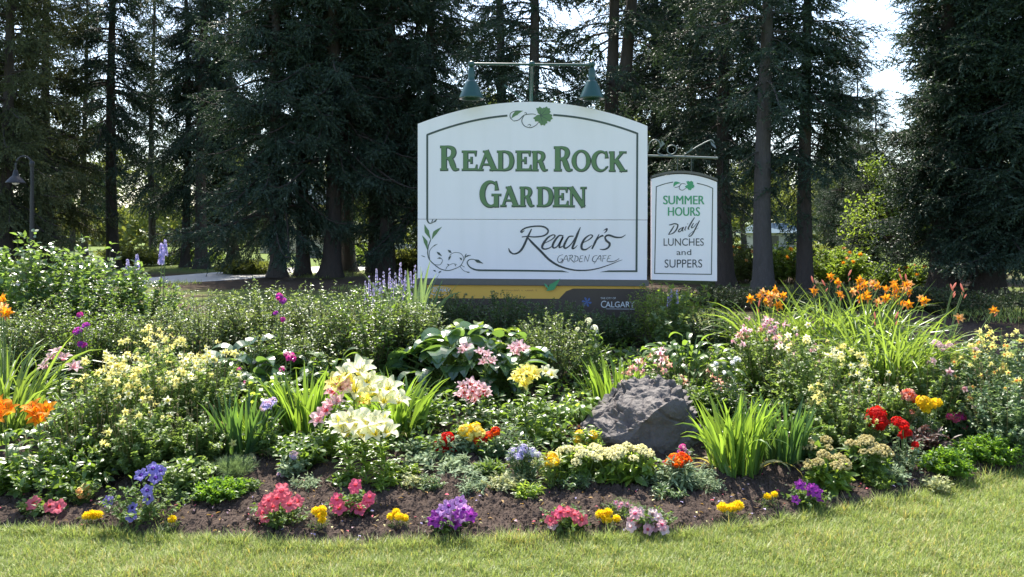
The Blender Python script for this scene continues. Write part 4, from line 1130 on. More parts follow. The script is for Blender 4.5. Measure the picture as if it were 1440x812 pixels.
def stems_to(root, pts, name='stem', rad=.003, mat='stem', x0=.25, lean=.0):
    mb = MB()
    for p in pts:
        b = np.array([p[0] * x0, p[1] * x0, -.02]); c = np.array([p[0] * .6, p[1] * .6, p[2] * .6]); e = np.array(p)
        tubes(mb, bez(b[None], c[None], e[None], np.linspace(0, 1, 6)), np.linspace(rad, rad * .6, 6), 4)
    return mb.build(name, M[mat], root, smooth=True)

# ------------------------------------------------------------------ plants
def ground_d(px, py):
    lo, hi = 3.5, 9.0
    for _ in range(40):
        m = (lo + hi) / 2
        if Z(py, m) > gz(X(px, m), m): lo = m
        else: hi = m
    return lo
def edge_d(px, heads, drop):
    d = ground_d(px, max(q[1] for q in heads) + drop)
    return max(d, float(edge(X(px, d))) + .07)
def shrub(name, label, cat, px, d, py_top, w, mat, seed, nst=60, per=40, ls=.03, tmpl=RHOMB, tmin=.25, group=None, ry=None, dome=.9, droop=0., up=.35, stem='twig', srad=.003, hmin=.1):
    loc = at(px, d); h = max(hmin, Z(py_top, d) - loc[2])
    o = thing(name, label, cat, loc, 0, group)
    ml, ms, tip, td = leafy(seed, h, w, ry, nst, per, ls, tmpl, tmin, dome, droop=droop, up=up, srad=srad)
    ml.build('foliage', M[mat], o); ms.build('stems', M[stem], o)
    return o, h, tip, td

def straps_clump(name, label, cat, px, d, py_top, w, mat, seed, n=60, W=.03, bend=.5, group=None, arch=False, leavesname='foliage'):
    loc = at(px, d); h = Z(py_top, d) - loc[2]
    o = thing(name, label, cat, loc, 0, group); r = np.random.default_rng(seed)
    a = r.uniform(0, 6.28, n); q = np.sqrt(r.random(n))
    b = np.stack([w * .38 * q * np.cos(a), w * .3 * q * np.sin(a), np.full(n, -.02)], -1)
    az = a + r.normal(0, .8, n)
    mb = MB()
    e0 = math.radians(88) - q * r.uniform(.05, .42, n) * (1 if not arch else 1.2)
    L = h * r.uniform(.6, 1.05, n) * (1.08 if not arch else 1.3)
    bd = bend * r.uniform(.2, 1.5, n) * np.where(r.random(n) < .14, 3.2, 1)
    ribbons(mb, b, az, e0, bd, L, W * r.uniform(.7, 1.2, n), P_STRAP, 8, .25, r.normal(0, .7, n), pw=2.2 if arch else 2.0)
    mb.build(leavesname, M[mat], o)
    k = max(4, n // 12); db = MB()                       # a few withered leaves hang at the foot of the clump
    a2 = r.uniform(0, 6.28, k)
    ribbons(db, np.stack([w * .3 * np.cos(a2), w * .25 * np.sin(a2), np.full(k, .0)], -1), a2, r.uniform(.5, 1.2, k), r.uniform(1.5, 2.6, k), h * r.uniform(.35, .7, k), W * .6, P_STRAP, 7, .3, r.normal(0, .6, k))
    db.build('withered_leaves', M['straw'], o)
    return o, h

def lily(label, px, py_base, d, heads, kind, leafm='lily_leaf', lw=.018, ll=.11, fsz=1.0, group=None, cat='lily', nl=60):
    """one clump of lily stems; heads = [(px, py, tilt x)] one flower each; every three or so share a stem"""
    loc = (X(px, d), d, gz(X(px, d), d))
    o = thing('lily_plant', label, cat, loc, 0, group)
    stems = {}
    for hx, hy, sx in heads: stems.setdefault(sx, []).append((hx, hy))
    mstem = MB(); mleaf = MB(); r = rng
    for sx, hs_ in stems.items():
        topx = np.mean([q[0] for q in hs_]); topy = max(q[1] for q in hs_) + 16
        b = np.array([X(sx, d) - loc[0], r.uniform(-.04, .04), -.02]); e = np.array(spot(topx, topy, d, o)); c = np.array([b[0] * .7 + e[0] * .3, b[1], e[2] * .6])
        tt = np.linspace(0, 1, 8); P = bez(b[None], c[None], e[None], tt); tubes(mstem, P, np.linspace(.0055, .004, 8), 6)
        n = nl; t = np.sort(r.uniform(.06, .97, n)); p = bez(b[None], c[None], e[None], t)
        ribbons(mleaf, p, r.uniform(0, 6.28, n), r.uniform(.25, .9, n), r.uniform(.3, 1.4, n), ll * r.uniform(.6, 1.15, n) * (1.15 - .55 * t), lw, P_PETAL, 5, .3)
        for hx, hy in hs_:
            q = np.array(spot(hx, hy, d + r.uniform(-.04, .04), o)); q0 = q.copy(); q0[2] -= .03 * fsz
            tubes(mstem, [e, (e + q0) / 2 + np.array([0, 0, .012]), q0], .0025, 5)
            dd = np.array([q[0] - e[0], -.07 + r.uniform(-.06, .03), .08 + .5 * max(0, q[2] - e[2])]); dd = dd / np.linalg.norm(dd)
            kid(o, 'flower', kind(), q0, dd, fsz * r.uniform(.9, 1.1))
        if fsz > 1:
            for k in range(2):
                q = e + np.array([r.uniform(-.03, .03), -.02, .05 + .04 * k]); tubes(mstem, [e, q], .002, 4)
                kid(o, 'bud', FL.setdefault('lbud', [fl_bud('petal_lemon', .085)])[0], q, (r.uniform(-.3, .3), -.2, 1), 1.0)
    mstem.build('stem', M['stem'], o, smooth=True); mleaf.build('foliage', M[leafm], o)
    return o

def petunia(label, px, d, heads, kind, w=.16, h=.12, fsz=1.0, leafm='petunia_leaf', group=None, name='petunia_plant', cat='petunia', ls=.035, nst=40, per=14, seed=1, tmpl=OVAL, stemr=.002):
    d = edge_d(px, heads, 9)
    loc = at(px, d); o = thing(name, label, cat, loc, 0, group)
    ml, ms, tip, td = leafy(seed + int(px), h * 1.1, w * 1.15, w * .9, nst, per, ls, tmpl, .1, .85, spread=.9, srad=stemr)
    ml.build('foliage', M[leafm], o)
    pts = []
    for hx, hy in heads:
        p = spot(hx, hy, d - .05 + rng.uniform(-.05, .03), o); p.z = max(p.z, .02)
        pts.append(p); dd = Vector((rng.uniform(-.4, .4) + 1.5 * p.x, -1.0, rng.uniform(.3, 1.0)))
        kid(o, 'flower', kind(), p, dd, fsz * rng.uniform(.85, 1.12))
    mb = ms
    for p in pts:
        tubes(mb, bez(np.array([[p[0] * .3, 0, 0]]), np.array([[p[0] * .7, p[1] * .3, max(p[2], .03)]]), np.array([p]), np.linspace(0, 1, 5)), .002, 3)
    mb.build('stem', M['stem'], o)
    return o

def marigold(label, px, d, heads, fsz=1.0, leafm='petunia_leaf', kind=None):
    d = edge_d(px, heads, 13)
    loc = at(px, d); o = thing('marigold_plant', label, 'marigold', loc, 0, 'marigolds along the bed edge')
    cx_ = np.mean([q[0] for q in heads]); ml, ms, tip, td = leafy(int(px), .055, .06, .06, 16, 10, .03, NARROW, .1, .8, spread=.9, srad=.0015)
    ml.build('foliage', M[leafm], o); pts = []
    for hx, hy in heads:
        p = spot(hx, hy, d + rng.uniform(-.02, .02), o); p.z = max(p.z, .05); pts.append(p)
        kid(o, 'flower', kind() if kind else fl('marigold', fl_pompon, PM + 'marigold', .024), p, (p.x, -.35 + rng.uniform(-.2, .2), 1), fsz * rng.uniform(.85, 1.1))
    for p in pts: tubes(ms, [(p.x * .4, 0, -.01), (p.x * .8, p.y * .6, p.z * .6), (p.x, p.y, p.z - .008)], .0018, 3)
    ms.build('stem', M['stem'], o)
    return o

def clump_flowers(o, tips, td, n, kind, s=1.0, seed=0, lift=.02, up=.6, front=True):
    r = np.random.default_rng(seed); sc = tips[:, 2] - (.9 * tips[:, 1] if front else 0) + r.normal(0, .08, len(tips))
    for i in np.argsort(-sc)[:n]:
        p = tips[i] + np.array([0, 0, lift]); d = nrm(td[i] + np.array([0, -.7, up]) + r.normal(0, .35, 3))
        kid(o, 'flower', kind(), p, d, s * r.uniform(.8, 1.15))

# ---- low plants along the bed edge
DP = lambda py, z=.04: F * (EYE - z) / (py - HZ)
coral = lambda: fl('coral', fl_trumpet, PM + 'coral', PM + 'coral_dark', .034)
hotp = lambda: fl('hotp', fl_trumpet, PM + 'hot_pink', PM + 'coral_dark', .034)
rosy = lambda: fl('rosy', fl_trumpet, PM + 'rosy_white', PM + 'pink', .032)
pinkp = lambda: fl('pinkp', fl_trumpet, PM + 'pink', PM + 'hot_pink', .034)
violp = lambda: fl('violp', fl_trumpet, PM + 'violet', PM + 'violet_dark', .033)
purp = lambda: fl('purp', fl_trumpet, PM + 'purple_light', PM + 'purple_dark', .034, wav=.2)
purd = lambda: fl('purd', fl_trumpet, PM + 'purple', PM + 'purple_dark', .034, wav=.2)
GP = 'petunias along the bed edge'
petunia('coral pink petunia with three open flowers in shade at the left end of the bed', 62, 4.86, [(47, 708), (70, 712), (82, 713)], coral, .13, .09, 1.15, group=GP)
petunia('trailing blue violet petunia spilling over dark soil beside the left bed edge', 200, 5.0, [(215, 659), (198, 668), (219, 672), (207, 690), (209, 701), (186, 714), (185, 727), (152, 705), (226, 662)], violp, .22, .22, .95, group=GP, nst=40)
petunia('bushy coral pink petunia with a pale topmost bloom right of the round green mound', 393, 4.82, [(372, 710), (369, 722), (378, 703), (390, 700), (407, 709), (418, 705), (396, 690), (400, 698), (384, 713), (374, 728)], coral, .14, .12, 1.05, group=GP)
petunia('hot pink petunia in front of the cream lilies', 492, 4.92, [(500, 682), (498, 688), (474, 702), (477, 715), (491, 711), (506, 716), (517, 705), (520, 699), (471, 707)], hotp, .12, .13, 1.0, group=GP)
petunia('ruffled purple petunia heaped with blooms near the middle of the bed edge', 632, 4.75, [(608, 732), (614, 724), (622, 717), (631, 712), (641, 709), (648, 705), (652, 716), (645, 723), (636, 727), (627, 731), (619, 735), (656, 722), (640, 736), (630, 722), (650, 728), (662, 725)], lambda: purp() if rng.random() < .6 else purd(), .12, .10, .92, group=GP)
petunia('rose red petunia with pale pink top blooms, left of the middle marigold', 796, 4.69, [(777, 738), (781, 728), (788, 720), (799, 720), (812, 730), (818, 731), (808, 724), (774, 732)], lambda: [coral, hotp, rosy][int(rng.integers(0, 3))](), .11, .11, .9, group=GP)
petunia('pale pink ruffled petunia in front of the rock', 911, 4.68, [(893, 722), (898, 735), (887, 741), (905, 730), (913, 736), (921, 740), (931, 738), (918, 724), (926, 728), (934, 745), (911, 745), (901, 720), (889, 733)], lambda: pinkp() if rng.random() < .55 else rosy(), .13, .10, .9, group=GP)
petunia('small bright purple petunia left of the tan headed sedums', 1137, 5.05, [(1125, 682), (1142, 686), (1148, 692), (1144, 697), (1138, 690), (1152, 700), (1119, 703)], purd, .11, .10, .85, group=GP)
petunia('low pink dianthus between the middle marigold and the pale pink petunia', 876, 4.9, [(866, 707), (874, 709), (882, 710), (871, 713), (888, 713)], lambda: pinkp(), .10, .07, .45, name='dianthus_plant', cat='dianthus', tmpl=NARROW, ls=.04)
petunia('small plant with apricot and cream blooms behind the left marigold', 117, 5.05, [(112, 690), (120, 685), (125, 693), (114, 697), (122, 698)], lambda: fl('apric', fl_cluster, (PM + 'peach', PM + 'cream'), .018, 8, .012), .09, .11, 1.0, name='calibrachoa_plant', cat='flowering plant', tmpl=RHOMB, ls=.025)
marigold('yellow marigold with three heads at the left end of the bed', 130, 4.66, [(122, 731), (130, 732), (138, 735)])
marigold('lone yellow marigold left of the round green mound', 243, 4.62, [(242, 741)], 1.0)
marigold('yellow marigold with five heads between the coral and the hot pink petunias', 450, 4.74, [(444, 719), (453, 717), (455, 724), (448, 725), (453, 732)], .85)
marigold('yellow marigold with four heads left of the ruffled purple petunia', 558, 4.74, [(550, 727), (557, 721), (561, 727), (569, 729)], .85)
marigold('yellow marigold with four round heads in front of the cream sedums', 857, 4.73, [(844, 724), (855, 721), (853, 738), (867, 730)])
marigold('yellow marigold with three heads in front of the big iris clump', 1027, 4.82, [(1016, 714), (1029, 715), (1038, 712)], 1.1)
marigold('yellow marigold with two heads and a rusty bud under the big iris clump', 1079, 5.0, [(1079, 700), (1089, 696)], .9)

def mound(label, px, d, py_top, w, ry, seed, mat='mound', ls=.035, nst=140, per=22):
    o, h, tip, td = shrub('edging_mound', label, 'edging plant', px, d, py_top, w, mat, seed, nst, per, ls, RHOMB, .35, 'low green mounds at the bed edge', ry, .97, stem='stem', srad=.0015)
mound('round bright green mound at the bed edge right of the violet petunia', 309, 4.87, 686, .165, .15, 41)
mound('small bright green mound, left of two at the right end of the bed', 1332, 5.5, 630, .17, .16, 42)
mound('wide bright green mound, right of two at the right end of the bed', 1386, 5.75, 612, .26, .2, 43)
mound('small mound with yellow green tips in front of the right tan sedum', 1232, 5.2, 660, .09, .08, 44, 'bright_leaf', .03, 50, 14)

def sedum(label, px, d, py_top, w, heads, col, seed, lm='bright_leaf', group='sedums in the bed'):
    loc = at(px, d); h = Z(py_top, d) - loc[2]; o = thing('sedum_plant', label, 'sedum', loc, 0, group)
    ml, ms, tip, td = leafy(seed, h * .85, w, w * .8, 34, 13, .085, OVAL, .1, .9, spread=.8, srad=.004, droop=.25)
    ml.build('foliage', M[lm], o); r = np.random.default_rng(seed); pts = []
    for i in range(heads):
        a = r.uniform(0, 6.28); q = math.sqrt(r.random())
        p = np.array([w * q * math.cos(a), w * .75 * q * math.sin(a) - .02, h * (1 - .28 * q * q) - r.uniform(0, .03)])
        kid(o, 'flower', fl('sed' + col, fl_head, PM + col, .034, 14), p, (p[0] * 2, p[1] * 2 - .15, 1), r.uniform(.75, 1.15)); pts.append(p)
    for p in pts: tubes(ms, [(p[0] * .5, p[1] * .5, 0), (p[0] * .8, p[1] * .8, p[2] * .5), p], .003, 4)
    ms.build('stem', M['stem'], o)
sedum('cream headed sedum with pale leaves, left of the pair before the rock', 815, 5.15, 624, .18, 24, 'sedum_cream', 51, 'lily_leaf')
sedum('cream headed sedum with hanging oval leaves, right of the pair before the rock', 882, 5.1, 626, .19, 28, 'sedum_cream', 52, 'lily_leaf')
sedum('tan headed sedum beside the small purple petunia', 1163, 5.15, 637, .12, 18, 'tan', 53, 'lily_leaf')
sedum('tan headed sedum under the big red geranium', 1216, 5.35, 616, .14, 20, 'tan', 54, 'dark_mid')
sedum('small tan headed sedum in the shade right of the big iris clump', 1150, 5.45, 614, .09, 10, 'tan', 55, 'dark_mid')

# ---- geraniums and bright annuals of the middle rows
def geranium(label, px, d, heads, cols, hw=.05, key='g', foliage='silver', fw=.17, fh=.12, tmpl=OVAL, ls=.045, name='geranium_plant', cat='geranium', nfl=26, flat=.75, fs=.017, nst=30):
    loc = at(px, d); o = thing(name, label, cat, loc, 0); pts = []
    ml, ms, tip, td = leafy(int(px) + 3, fh, fw, fw * .8, nst, 14, ls, tmpl, .15, .9, spread=.85, srad=.0025)
    ml.build('foliage', M[foliage], o)
    for hx, hy, s in heads:
        p = spot(hx, hy, d + rng.uniform(-.05, .05), o); pts.append(p)
        kid(o, 'flower', fl(key, fl_cluster, tuple(PM + c for c in cols), hw, nfl, fs, flat=flat), p, (rng.uniform(-.3, .3), -.5, 1), s)
    for p in pts: tubes(ms, [(p.x * .4, 0, -.01), (p.x * .7, p.y * .7, p.z * .55), (p.x, p.y, p.z - .02)], .0035, 5)
    ms.build('stem', M['stem'], o)
    return o
geranium('bright red geranium with a cluster of heads right of the cream lilies', 628, 5.45, [(629, 617, 1.0), (615, 627, 1.0), (627, 630, .9), (637, 634, .8), (634, 640, .7), (621, 634, .8)], ('red',), .042, 'gred', 'silver', .2, .13)
geranium('lemon yellow headed plant beside the red geranium in the middle', 664, 5.5, [(655, 606, 1), (668, 604, 1), (661, 612, 1.1), (674, 610, .9), (650, 612, .7)], ('yellow', 'lemon'), .042, 'gyel', 'silver', .14, .14, name='wallflower_plant', cat='flowering plant')
geranium('orange and red headed plant just right of the lemon yellow heads', 690, 5.42, [(675, 622, 1.05), (697, 607, .8), (687, 614, .8), (682, 620, .7)], ('orange_deep', 'orange_red', 'red'), .036, 'gor', 'bluegreen', .12, .13, name='wallflower_plant', cat='flowering plant')
geranium('large dense red geranium head on a tall stem, right part of the bed', 1226, 5.65, [(1233, 583, 1.0), (1229, 590, 1.0), (1238, 594, .95), (1232, 598, .9)], ('red',), .056, 'gred2', 'bluegreen', .12, .2, nfl=40)
geranium('scarlet geranium over silvery leaves, right of the large red head', 1270, 5.5, [(1262, 594, .9), (1270, 599, .9), (1275, 609, .7), (1268, 613, .6), (1287, 626, .55), (1283, 634, .4)], ('red', 'orange_red'), .04, 'gred', 'silver', .17, .24, ls=.035)
geranium('orange flowered plant behind the scarlet geranium', 1281, 6.0, [(1277, 557, 1.1), (1286, 562, .8), (1282, 582, .6)], ('orange_red', 'salmon'), .045, 'gorr', 'silver', .14, .26, name='wallflower_plant', cat='flowering plant')
geranium('golden yellow flowered plant to the right of the orange flowered one', 1305, 5.95, [(1299, 566, 1.1), (1308, 569, 1.0), (1318, 567, .8), (1302, 576, .8)], ('marigold', 'yellow'), .042, 'ggold', 'dark_leaf', .14, .24, name='wallflower_plant', cat='flowering plant')
geranium('magenta flowered plant above the wide green mound', 1347, 6.1, [(1343, 588, 1.0), (1354, 586, .9), (1356, 601, .7), (1336, 587, .7)], ('magenta', 'hot_pink'), .036, 'gmag', 'dark_leaf', .16, .16, name='phlox_plant', cat='phlox')
geranium('orange red wallflower with a pink and mauve tip before the rock', 955, 5.05, [(948, 647, 1), (959, 645, 1), (953, 651, .9), (966, 649, .8), (940, 650, .6)], ('orange_red', 'orange_deep', 'orange'), .036, 'gfire', 'silver', .15, .17, LANCE, .06, 'wallflower_plant', 'flowering plant', nst=44)
geranium('pink and mauve verbena rising behind the orange red wallflower', 964, 5.2, [(960, 630, .9), (957, 636, .8), (966, 638, .7), (934, 652, .7), (935, 678, .45)], ('pink', 'magenta', 'purple_light'), .024, 'gverb', 'bluegreen', .06, .2, LANCE, .04, 'verbena_plant', 'verbena', nfl=12, fs=.013, nst=12)
geranium('lavender flowered plant over pale foliage in the middle of the bed', 737, 5.1, [(722, 637, 1), (735, 632, 1), (748, 637, 1), (730, 642, .9), (743, 645, .8), (757, 640, .6), (716, 645, .6)], ('lilac', 'sky_mauve', 'white'), .032, 'glav', 'bluegreen', .10, .24, LANCE, .05, 'lavender_plant', 'flowering plant', fs=.011, nst=36)
geranium('yellow snapdragon with a lime stem left of the cream sedums', 777, 5.0, [(775, 644, 1.1), (779, 650, .9), (772, 651, .8)], ('yellow', 'lemon'), .03, 'gsnap', 'bright_leaf', .05, .22, LANCE, .06, 'snapdragon_plant', 'snapdragon', nst=12)
geranium('yellow snapdragon rising behind the cream sedums against the rock', 826, 5.45, [(815, 612, .9), (813, 618, .9), (834, 612, .9), (820, 624, .8)], ('yellow', 'lemon'), .03, 'gsnap', 'lily_leaf', .08, .22, LANCE, .06, 'snapdragon_plant', 'snapdragon', nst=16)
for px, d, top, w, mat, lab, tm, ls in (
    (610, 5.3, 640, .20, 'silver', 'silvery white leaved plant below the red geranium', OVAL, .05),
    (655, 5.2, 645, .17, 'silver', 'silver leaved dusty miller below the lemon yellow heads', LANCE, .06),
    (720, 5.0, 668, .13, 'variegated', 'pale variegated plant at the foot of the lavender flowers', OVAL, .04),
    (760, 5.25, 640, .14, 'variegated', 'white and green leaved plant behind the yellow snapdragon', LANCE, .06),
    (604, 4.98, 668, .085, 'bluegreen', 'small grey green sprig above the ruffled purple petunia', LANCE, .035),
    (565, 5.1, 668, .11, 'bright_leaf', 'low leafy plant with a lone cream bud right of the cream lilies', OVAL, .045),
    (808, 5.0, 660, .10, 'bluegreen', 'feathery grey green plant in front of the left cream sedum', LANCE, .04),
    (915, 5.1, 660, .13, 'silver', 'pale grey foliage left of the orange red wallflower', LANCE, .045),
    (985, 5.15, 660, .13, 'silver', 'pale grey foliage right of the orange red wallflower', LANCE, .045),
    (1315, 5.25, 668, .085, 'variegated', 'small creamy white leaved plant at the right bed edge', OVAL, .04),
    (795, 5.75, 610, .14, 'dark_purple_leaf', 'dark purple leaved plant left of the rock', OVAL, .05),
    (1305, 5.75, 600, .15, 'dark_purple_leaf', 'dark reddish leaved plant behind the small green mound', LANCE, .08),
    (770, 5.7, 600, .14, 'bright_leaf', 'yellow green leaved plant left of the purple leaved one', LANCE, .09),
    (262, 4.85, 700, .10, 'bluegreen', 'low grey green plant left of the round green mound', OVAL, .03),
    (715, 5.6, 590, .12, 'silver', 'grey leaved plant with small white spikes behind the lavender flowers', LANCE, .04),
    (585, 5.45, 640, .13, 'silver', 'silver foliage between the cream lilies and the red geranium', OVAL, .045),
    (690, 5.15, 660, .10, 'petunia_leaf', 'green rosette plant below the orange and red heads', LANCE, .07)):
    shrub('bedding_plant', lab, 'bedding plant', px, d, top, w, mat, int(px * 3), 26, 14, ls, tm, .1, None, None, .9, 0, .35, 'stem', .002, .08)
# fluffy dill like plant
o, h, tip, td = shrub('fennel_plant', 'feathery blue green plant standing behind the round green mound', 'feathery plant', 327, 5.15, 648, .13, 'bluegreen', 77, 70, 46, .06, (lambda v: (v[0] * np.array([.35, 1, 1]), v[1]))(NARROW), .2, None, None, .8, 0, .9, 'stem', .0015)

# ---- rock
import bmesh
def rock():
    bm = bmesh.new()
    pts = [(-.42, -.05, .0), (-.40, .02, .12), (-.33, .1, .22), (-.22, .18, .31), (-.05, .16, .42), (.06, .14, .45), (.16, .08, .45), (.27, .1, .36), (.36, .12, .22),
           (-.30, -.18, .03), (-.14, -.26, .05), (-.06, -.27, .16), (.05, -.22, .27), (.18, -.16, .34), (.27, -.1, .33), (.34, -.06, .22), (.40, -.02, .0), (.30, -.15, -.02), (.10, -.22, -.05), (-.06, -.27, -.05),
           (.2, .4, .0), (-.2, .4, .0), (.25, .3, .25), (-.2, .32, .22), (-.42, .2, 0), (-.3, -.1, -.1), (.3, -.1, -.1), (0, .3, -.1)]
    vs = [bm.verts.new((x * 1.0, y, z * 1.04)) for x, y, z in pts]
    bmesh.ops.convex_hull(bm, input=vs)
    for v in [v for v in bm.verts if not v.link_faces]: bm.verts.remove(v)
    bmesh.ops.triangulate(bm, faces=bm.faces[:])
    for _ in range(6):
        bmesh.ops.subdivide_edges(bm, edges=[e for e in bm.edges if e.calc_length() > .014], cuts=1)
        bmesh.ops.triangulate(bm, faces=bm.faces[:])
    bm.normal_update()
    new = {}
    for v in bm.verts:
        p = v.co; front = max(0, min(1, (-v.normal.y - .3 + noise.noise(p * 7) * .35) * 2.2)); s = 1 - front
        # streaks running down to the left, like split layers
        u = p.x * .8 + p.z * .6; w = -p.x * .6 + p.z * .8
        q = Vector((u * 3.0, p.y * 3.5, w * 8.0)); q = q + noise.noise_vector(p * 5) * .55
        lay = noise.noise(q * 1.3); lay2 = noise.noise(q * 3.1 + Vector((3, 1, 2)))
        gr = .05 * lay + .026 * lay2 - .024 * max(0, 1 - abs(lay) * 6) - .012 * max(0, 1 - abs(lay2) * 5)
        tt_ = w * 8.5 + 1.5 * noise.noise(q * .55 + Vector((4, 4, 4))) + .5 * noise.noise(p * 9); f_ = tt_ - math.floor(tt_)
        t2_ = (w * .5 + u) * 13 + 1.8 * noise.noise(q * .9 + Vector((7, 2, 4))); f2 = t2_ - math.floor(t2_)
        gr = gr * .6 + .070 * min(f_, (1 - f_) * 8) + .030 * min(f2, (1 - f2) * 6) + .012 * noise.noise(p * 18) - .04
        fine = noise.noise(p * 40) * .004 + noise.noise(p * 95) * .002
        crack = -.012 * max(0, 1 - abs(noise.noise(p * 5 + Vector((9, 2, 1)))) * 9)
        new[v] = p + v.normal * (gr * s + crack * front + fine * (.6 + .6 * s) + noise.noise(p * 4.5) * .03 + .01 * front * noise.noise(p * 13))
    for v, c in new.items(): v.co = c
    for v in bm.verts: v.co.z *= .86
    me = bpy.data.meshes.new('rock'); bm.to_mesh(me); bm.free(); me.materials.append(M['rock'])
    x = X(903, 5.75)
    o = put('rock', me, None, (x, 5.75, gz(x, 5.75) + .0))
    return tag(o, 'rugged dark grey boulder lying among the flowers right of the middle', 'rock')
rock()

# ---- sword leaved clumps
GI = 'clumps of sword shaped leaves'
straps_clump('iris_clump', 'big bright green iris clump standing at the bed edge right of the rock', 'iris', 1035, 5.3, 548, .40, 'iris', 61, 105, .032, .55, GI)
straps_clump('iris_clump', 'shaded iris clump joined to the right of the big bright one', 'iris', 1100, 5.5, 556, .36, 'iris_dark', 62, 80, .032, .4, GI)
straps_clump('iris_clump', 'bright iris clump growing behind the top of the rock', 'iris', 868, 6.3, 496, .42, 'iris', 63, 60, .04, .4, GI)
straps_clump('iris_clump', 'iris clump fanning out to the left behind the pink lilies', 'iris', 432, 5.8, 515, .34, 'iris', 64, 70, .035, .5, GI)
straps_clump('iris_clump', 'iris clump fanning out to the right behind the cream lilies', 'iris', 555, 5.75, 520, .5, 'iris', 65, 90, .036, .75, GI)
straps_clump('iris_clump', 'dark iris clump standing between the yellow columbine and the pink lilies', 'iris', 338, 5.5, 545, .34, 'iris_dark', 66, 60, .036, .45, GI)
straps_clump('iris_clump', 'blue green bearded iris leaves beside the left foot of the main sign', 'iris', 583, 7.9, 374, .4, 'bluegreen', 67, 34, .045, .5, GI)
straps_clump('iris_clump', 'narrow leaved clump right of the dark red leaved plant', 'iris', 360, 5.6, 560, .2, 'iris', 68, 30, .03, .5, GI)

# ---- daylilies
dl_f = lambda: fl('dayl', fl_lily, PM + 'orange', PM + 'yellow', .085, .034) if rng.random() < .65 else fl('dayl2', fl_lily, PM + 'peach', PM + 'yellow', .08, .034)
dl_b = lambda: FL.setdefault('dbud', [fl_bud('petal_salmon', .08)])[0]
def daylily(label, px, d, py_leaf, w, heads, buds, seed, n=110, mat='daylily_leaf', fs=.72):
    o, h = straps_clump('daylily_clump', label, 'daylily', px, d, py_leaf, w, mat, seed, n, .026, 1.9, 'daylily clumps', True)
    mb = MB(); r = np.random.default_rng(seed)
    for i, (hx, hy) in enumerate(heads + buds):
        p = np.array(spot(hx + r.uniform(-9, 9), hy + r.uniform(-5, 5), d + r.uniform(-.3, .15), o)); b = np.array([p[0] * .5, p[1] * .5, 0]); c = np.array([p[0] * .6, p[1] * .6, p[2] * .6])
        tubes(mb, bez(b[None], c[None], p[None], np.linspace(0, 1, 7)), np.linspace(.005, .003, 7), 4)
        dd = nrm(np.array([r.uniform(-.9, .9), -.8, r.uniform(.1, .8)]))
        if i < len(heads): kid(o, 'flower', dl_f(), p - dd * .02, dd, fs * r.uniform(.85, 1.1))
        else: kid(o, 'bud', dl_b(), p, nrm(np.array([r.uniform(-.8, .8), 0, 1])), .8)
        kid(o, 'bud', dl_b(), p - np.array([0, 0, .05]), nrm(np.array([r.uniform(-.8, .8), -.2, 1])), .5)
    mb.build('scape', M['stem'], o, smooth=True)
daylily('tall daylily with a crowd of orange flowers in the back row below the sky gap', 1218, 7.4, 412, .6, [(1208, 400), (1216, 396), (1222, 412), (1234, 405), (1250, 402), (1262, 398), (1270, 408), (1283, 404), (1286, 416), (1224, 418), (1243, 412), (1296, 428), (1204, 410), (1230, 398), (1256, 410), (1266, 416), (1240, 420), (1212, 420), (1278, 412), (1250, 414), (1220, 404), (1272, 400), (1198, 414), (1238, 424), (1262, 424), (1190, 420), (1284, 424), (1210, 424)], [(1200, 392), (1276, 393), (1262, 390)], 81, 210)
daylily('orange daylily behind the pink columbines, below the grey bare trunk', 1085, 7.5, 420, .5, [(1080, 405), (1088, 412), (1076, 417), (1092, 420), (1084, 424), (1061, 424), (1100, 427), (1074, 409), (1096, 414), (1082, 414), (1070, 420)], [(1068, 428)], 82, 150)
daylily('daylily with three orange blooms between the two fuller daylily clumps', 1155, 7.45, 416, .5, [(1171, 394), (1146, 412), (1176, 398)], [(1150, 399), (1160, 405), (1186, 410)], 83, 170)
daylily('lush arching daylily leaves without open flowers above the scarlet geranium', 1240, 6.7, 440, .6, [], [(1255, 445), (1235, 452)], 84, 150)
daylily('lush pale green daylily leaves in front of the tall orange daylily', 1290, 6.9, 446, .5, [(1357, 448), (1395, 440)], [(1332, 413), (1344, 408), (1362, 406), (1356, 411)], 85, 150)
daylily('daylily clump cut by the left edge with orange flowers', 8, 5.9, 470, .42, [(3, 425), (8, 437), (-4, 433), (2, 443)], [(-6, 420)], 86, 90, 'daylily_leaf', .75)

# ---- lilies
cream_l = lambda: fl('lcream', fl_lily, PM + 'cream_pale', PM + 'lemon', .115, .056)
yel_l = lambda: fl('lyel', fl_lily, PM + 'lemon', PM + 'lemon', .105, .052)
pale_l = lambda: fl('lpale', fl_lily, PM + 'pale_pink', PM + 'pink', .09, .04)
pink_l = lambda: fl('lpink', fl_lily, PM + 'pink', PM + 'hot_pink', .085, .04)
oran_l = lambda: fl('loran', fl_lily, PM + 'orange', PM + 'marigold', .10, .046)
roseat = lambda: fl('lrose', fl_lily, PM + 'pale_pink', PM + 'coral_dark', .075, .034)
GLY = 'lilies'
lily('tall cream lily with the highest group of large cream and yellow flowers', 510, 668, 5.42, [(490, 525, 500), (506, 520, 500), (478, 538, 500), (500, 545, 500), (514, 534, 500), (526, 548, 526), (545, 545, 526), (540, 562, 526), (556, 560, 526), (520, 560, 526)], lambda: cream_l() if rng.random() < .7 else yel_l(), fsz=1.1, group=GLY, nl=95)
lily('front cream lily with a lower row of large pale flowers and pointed buds', 512, 684, 5.0, [(480, 594, 493), (492, 588, 493), (486, 606, 493), (504, 596, 517), (512, 608, 517), (518, 592, 517), (534, 594, 543), (529, 606, 543), (542, 606, 543)], cream_l, fsz=1.05, group=GLY, nl=95)
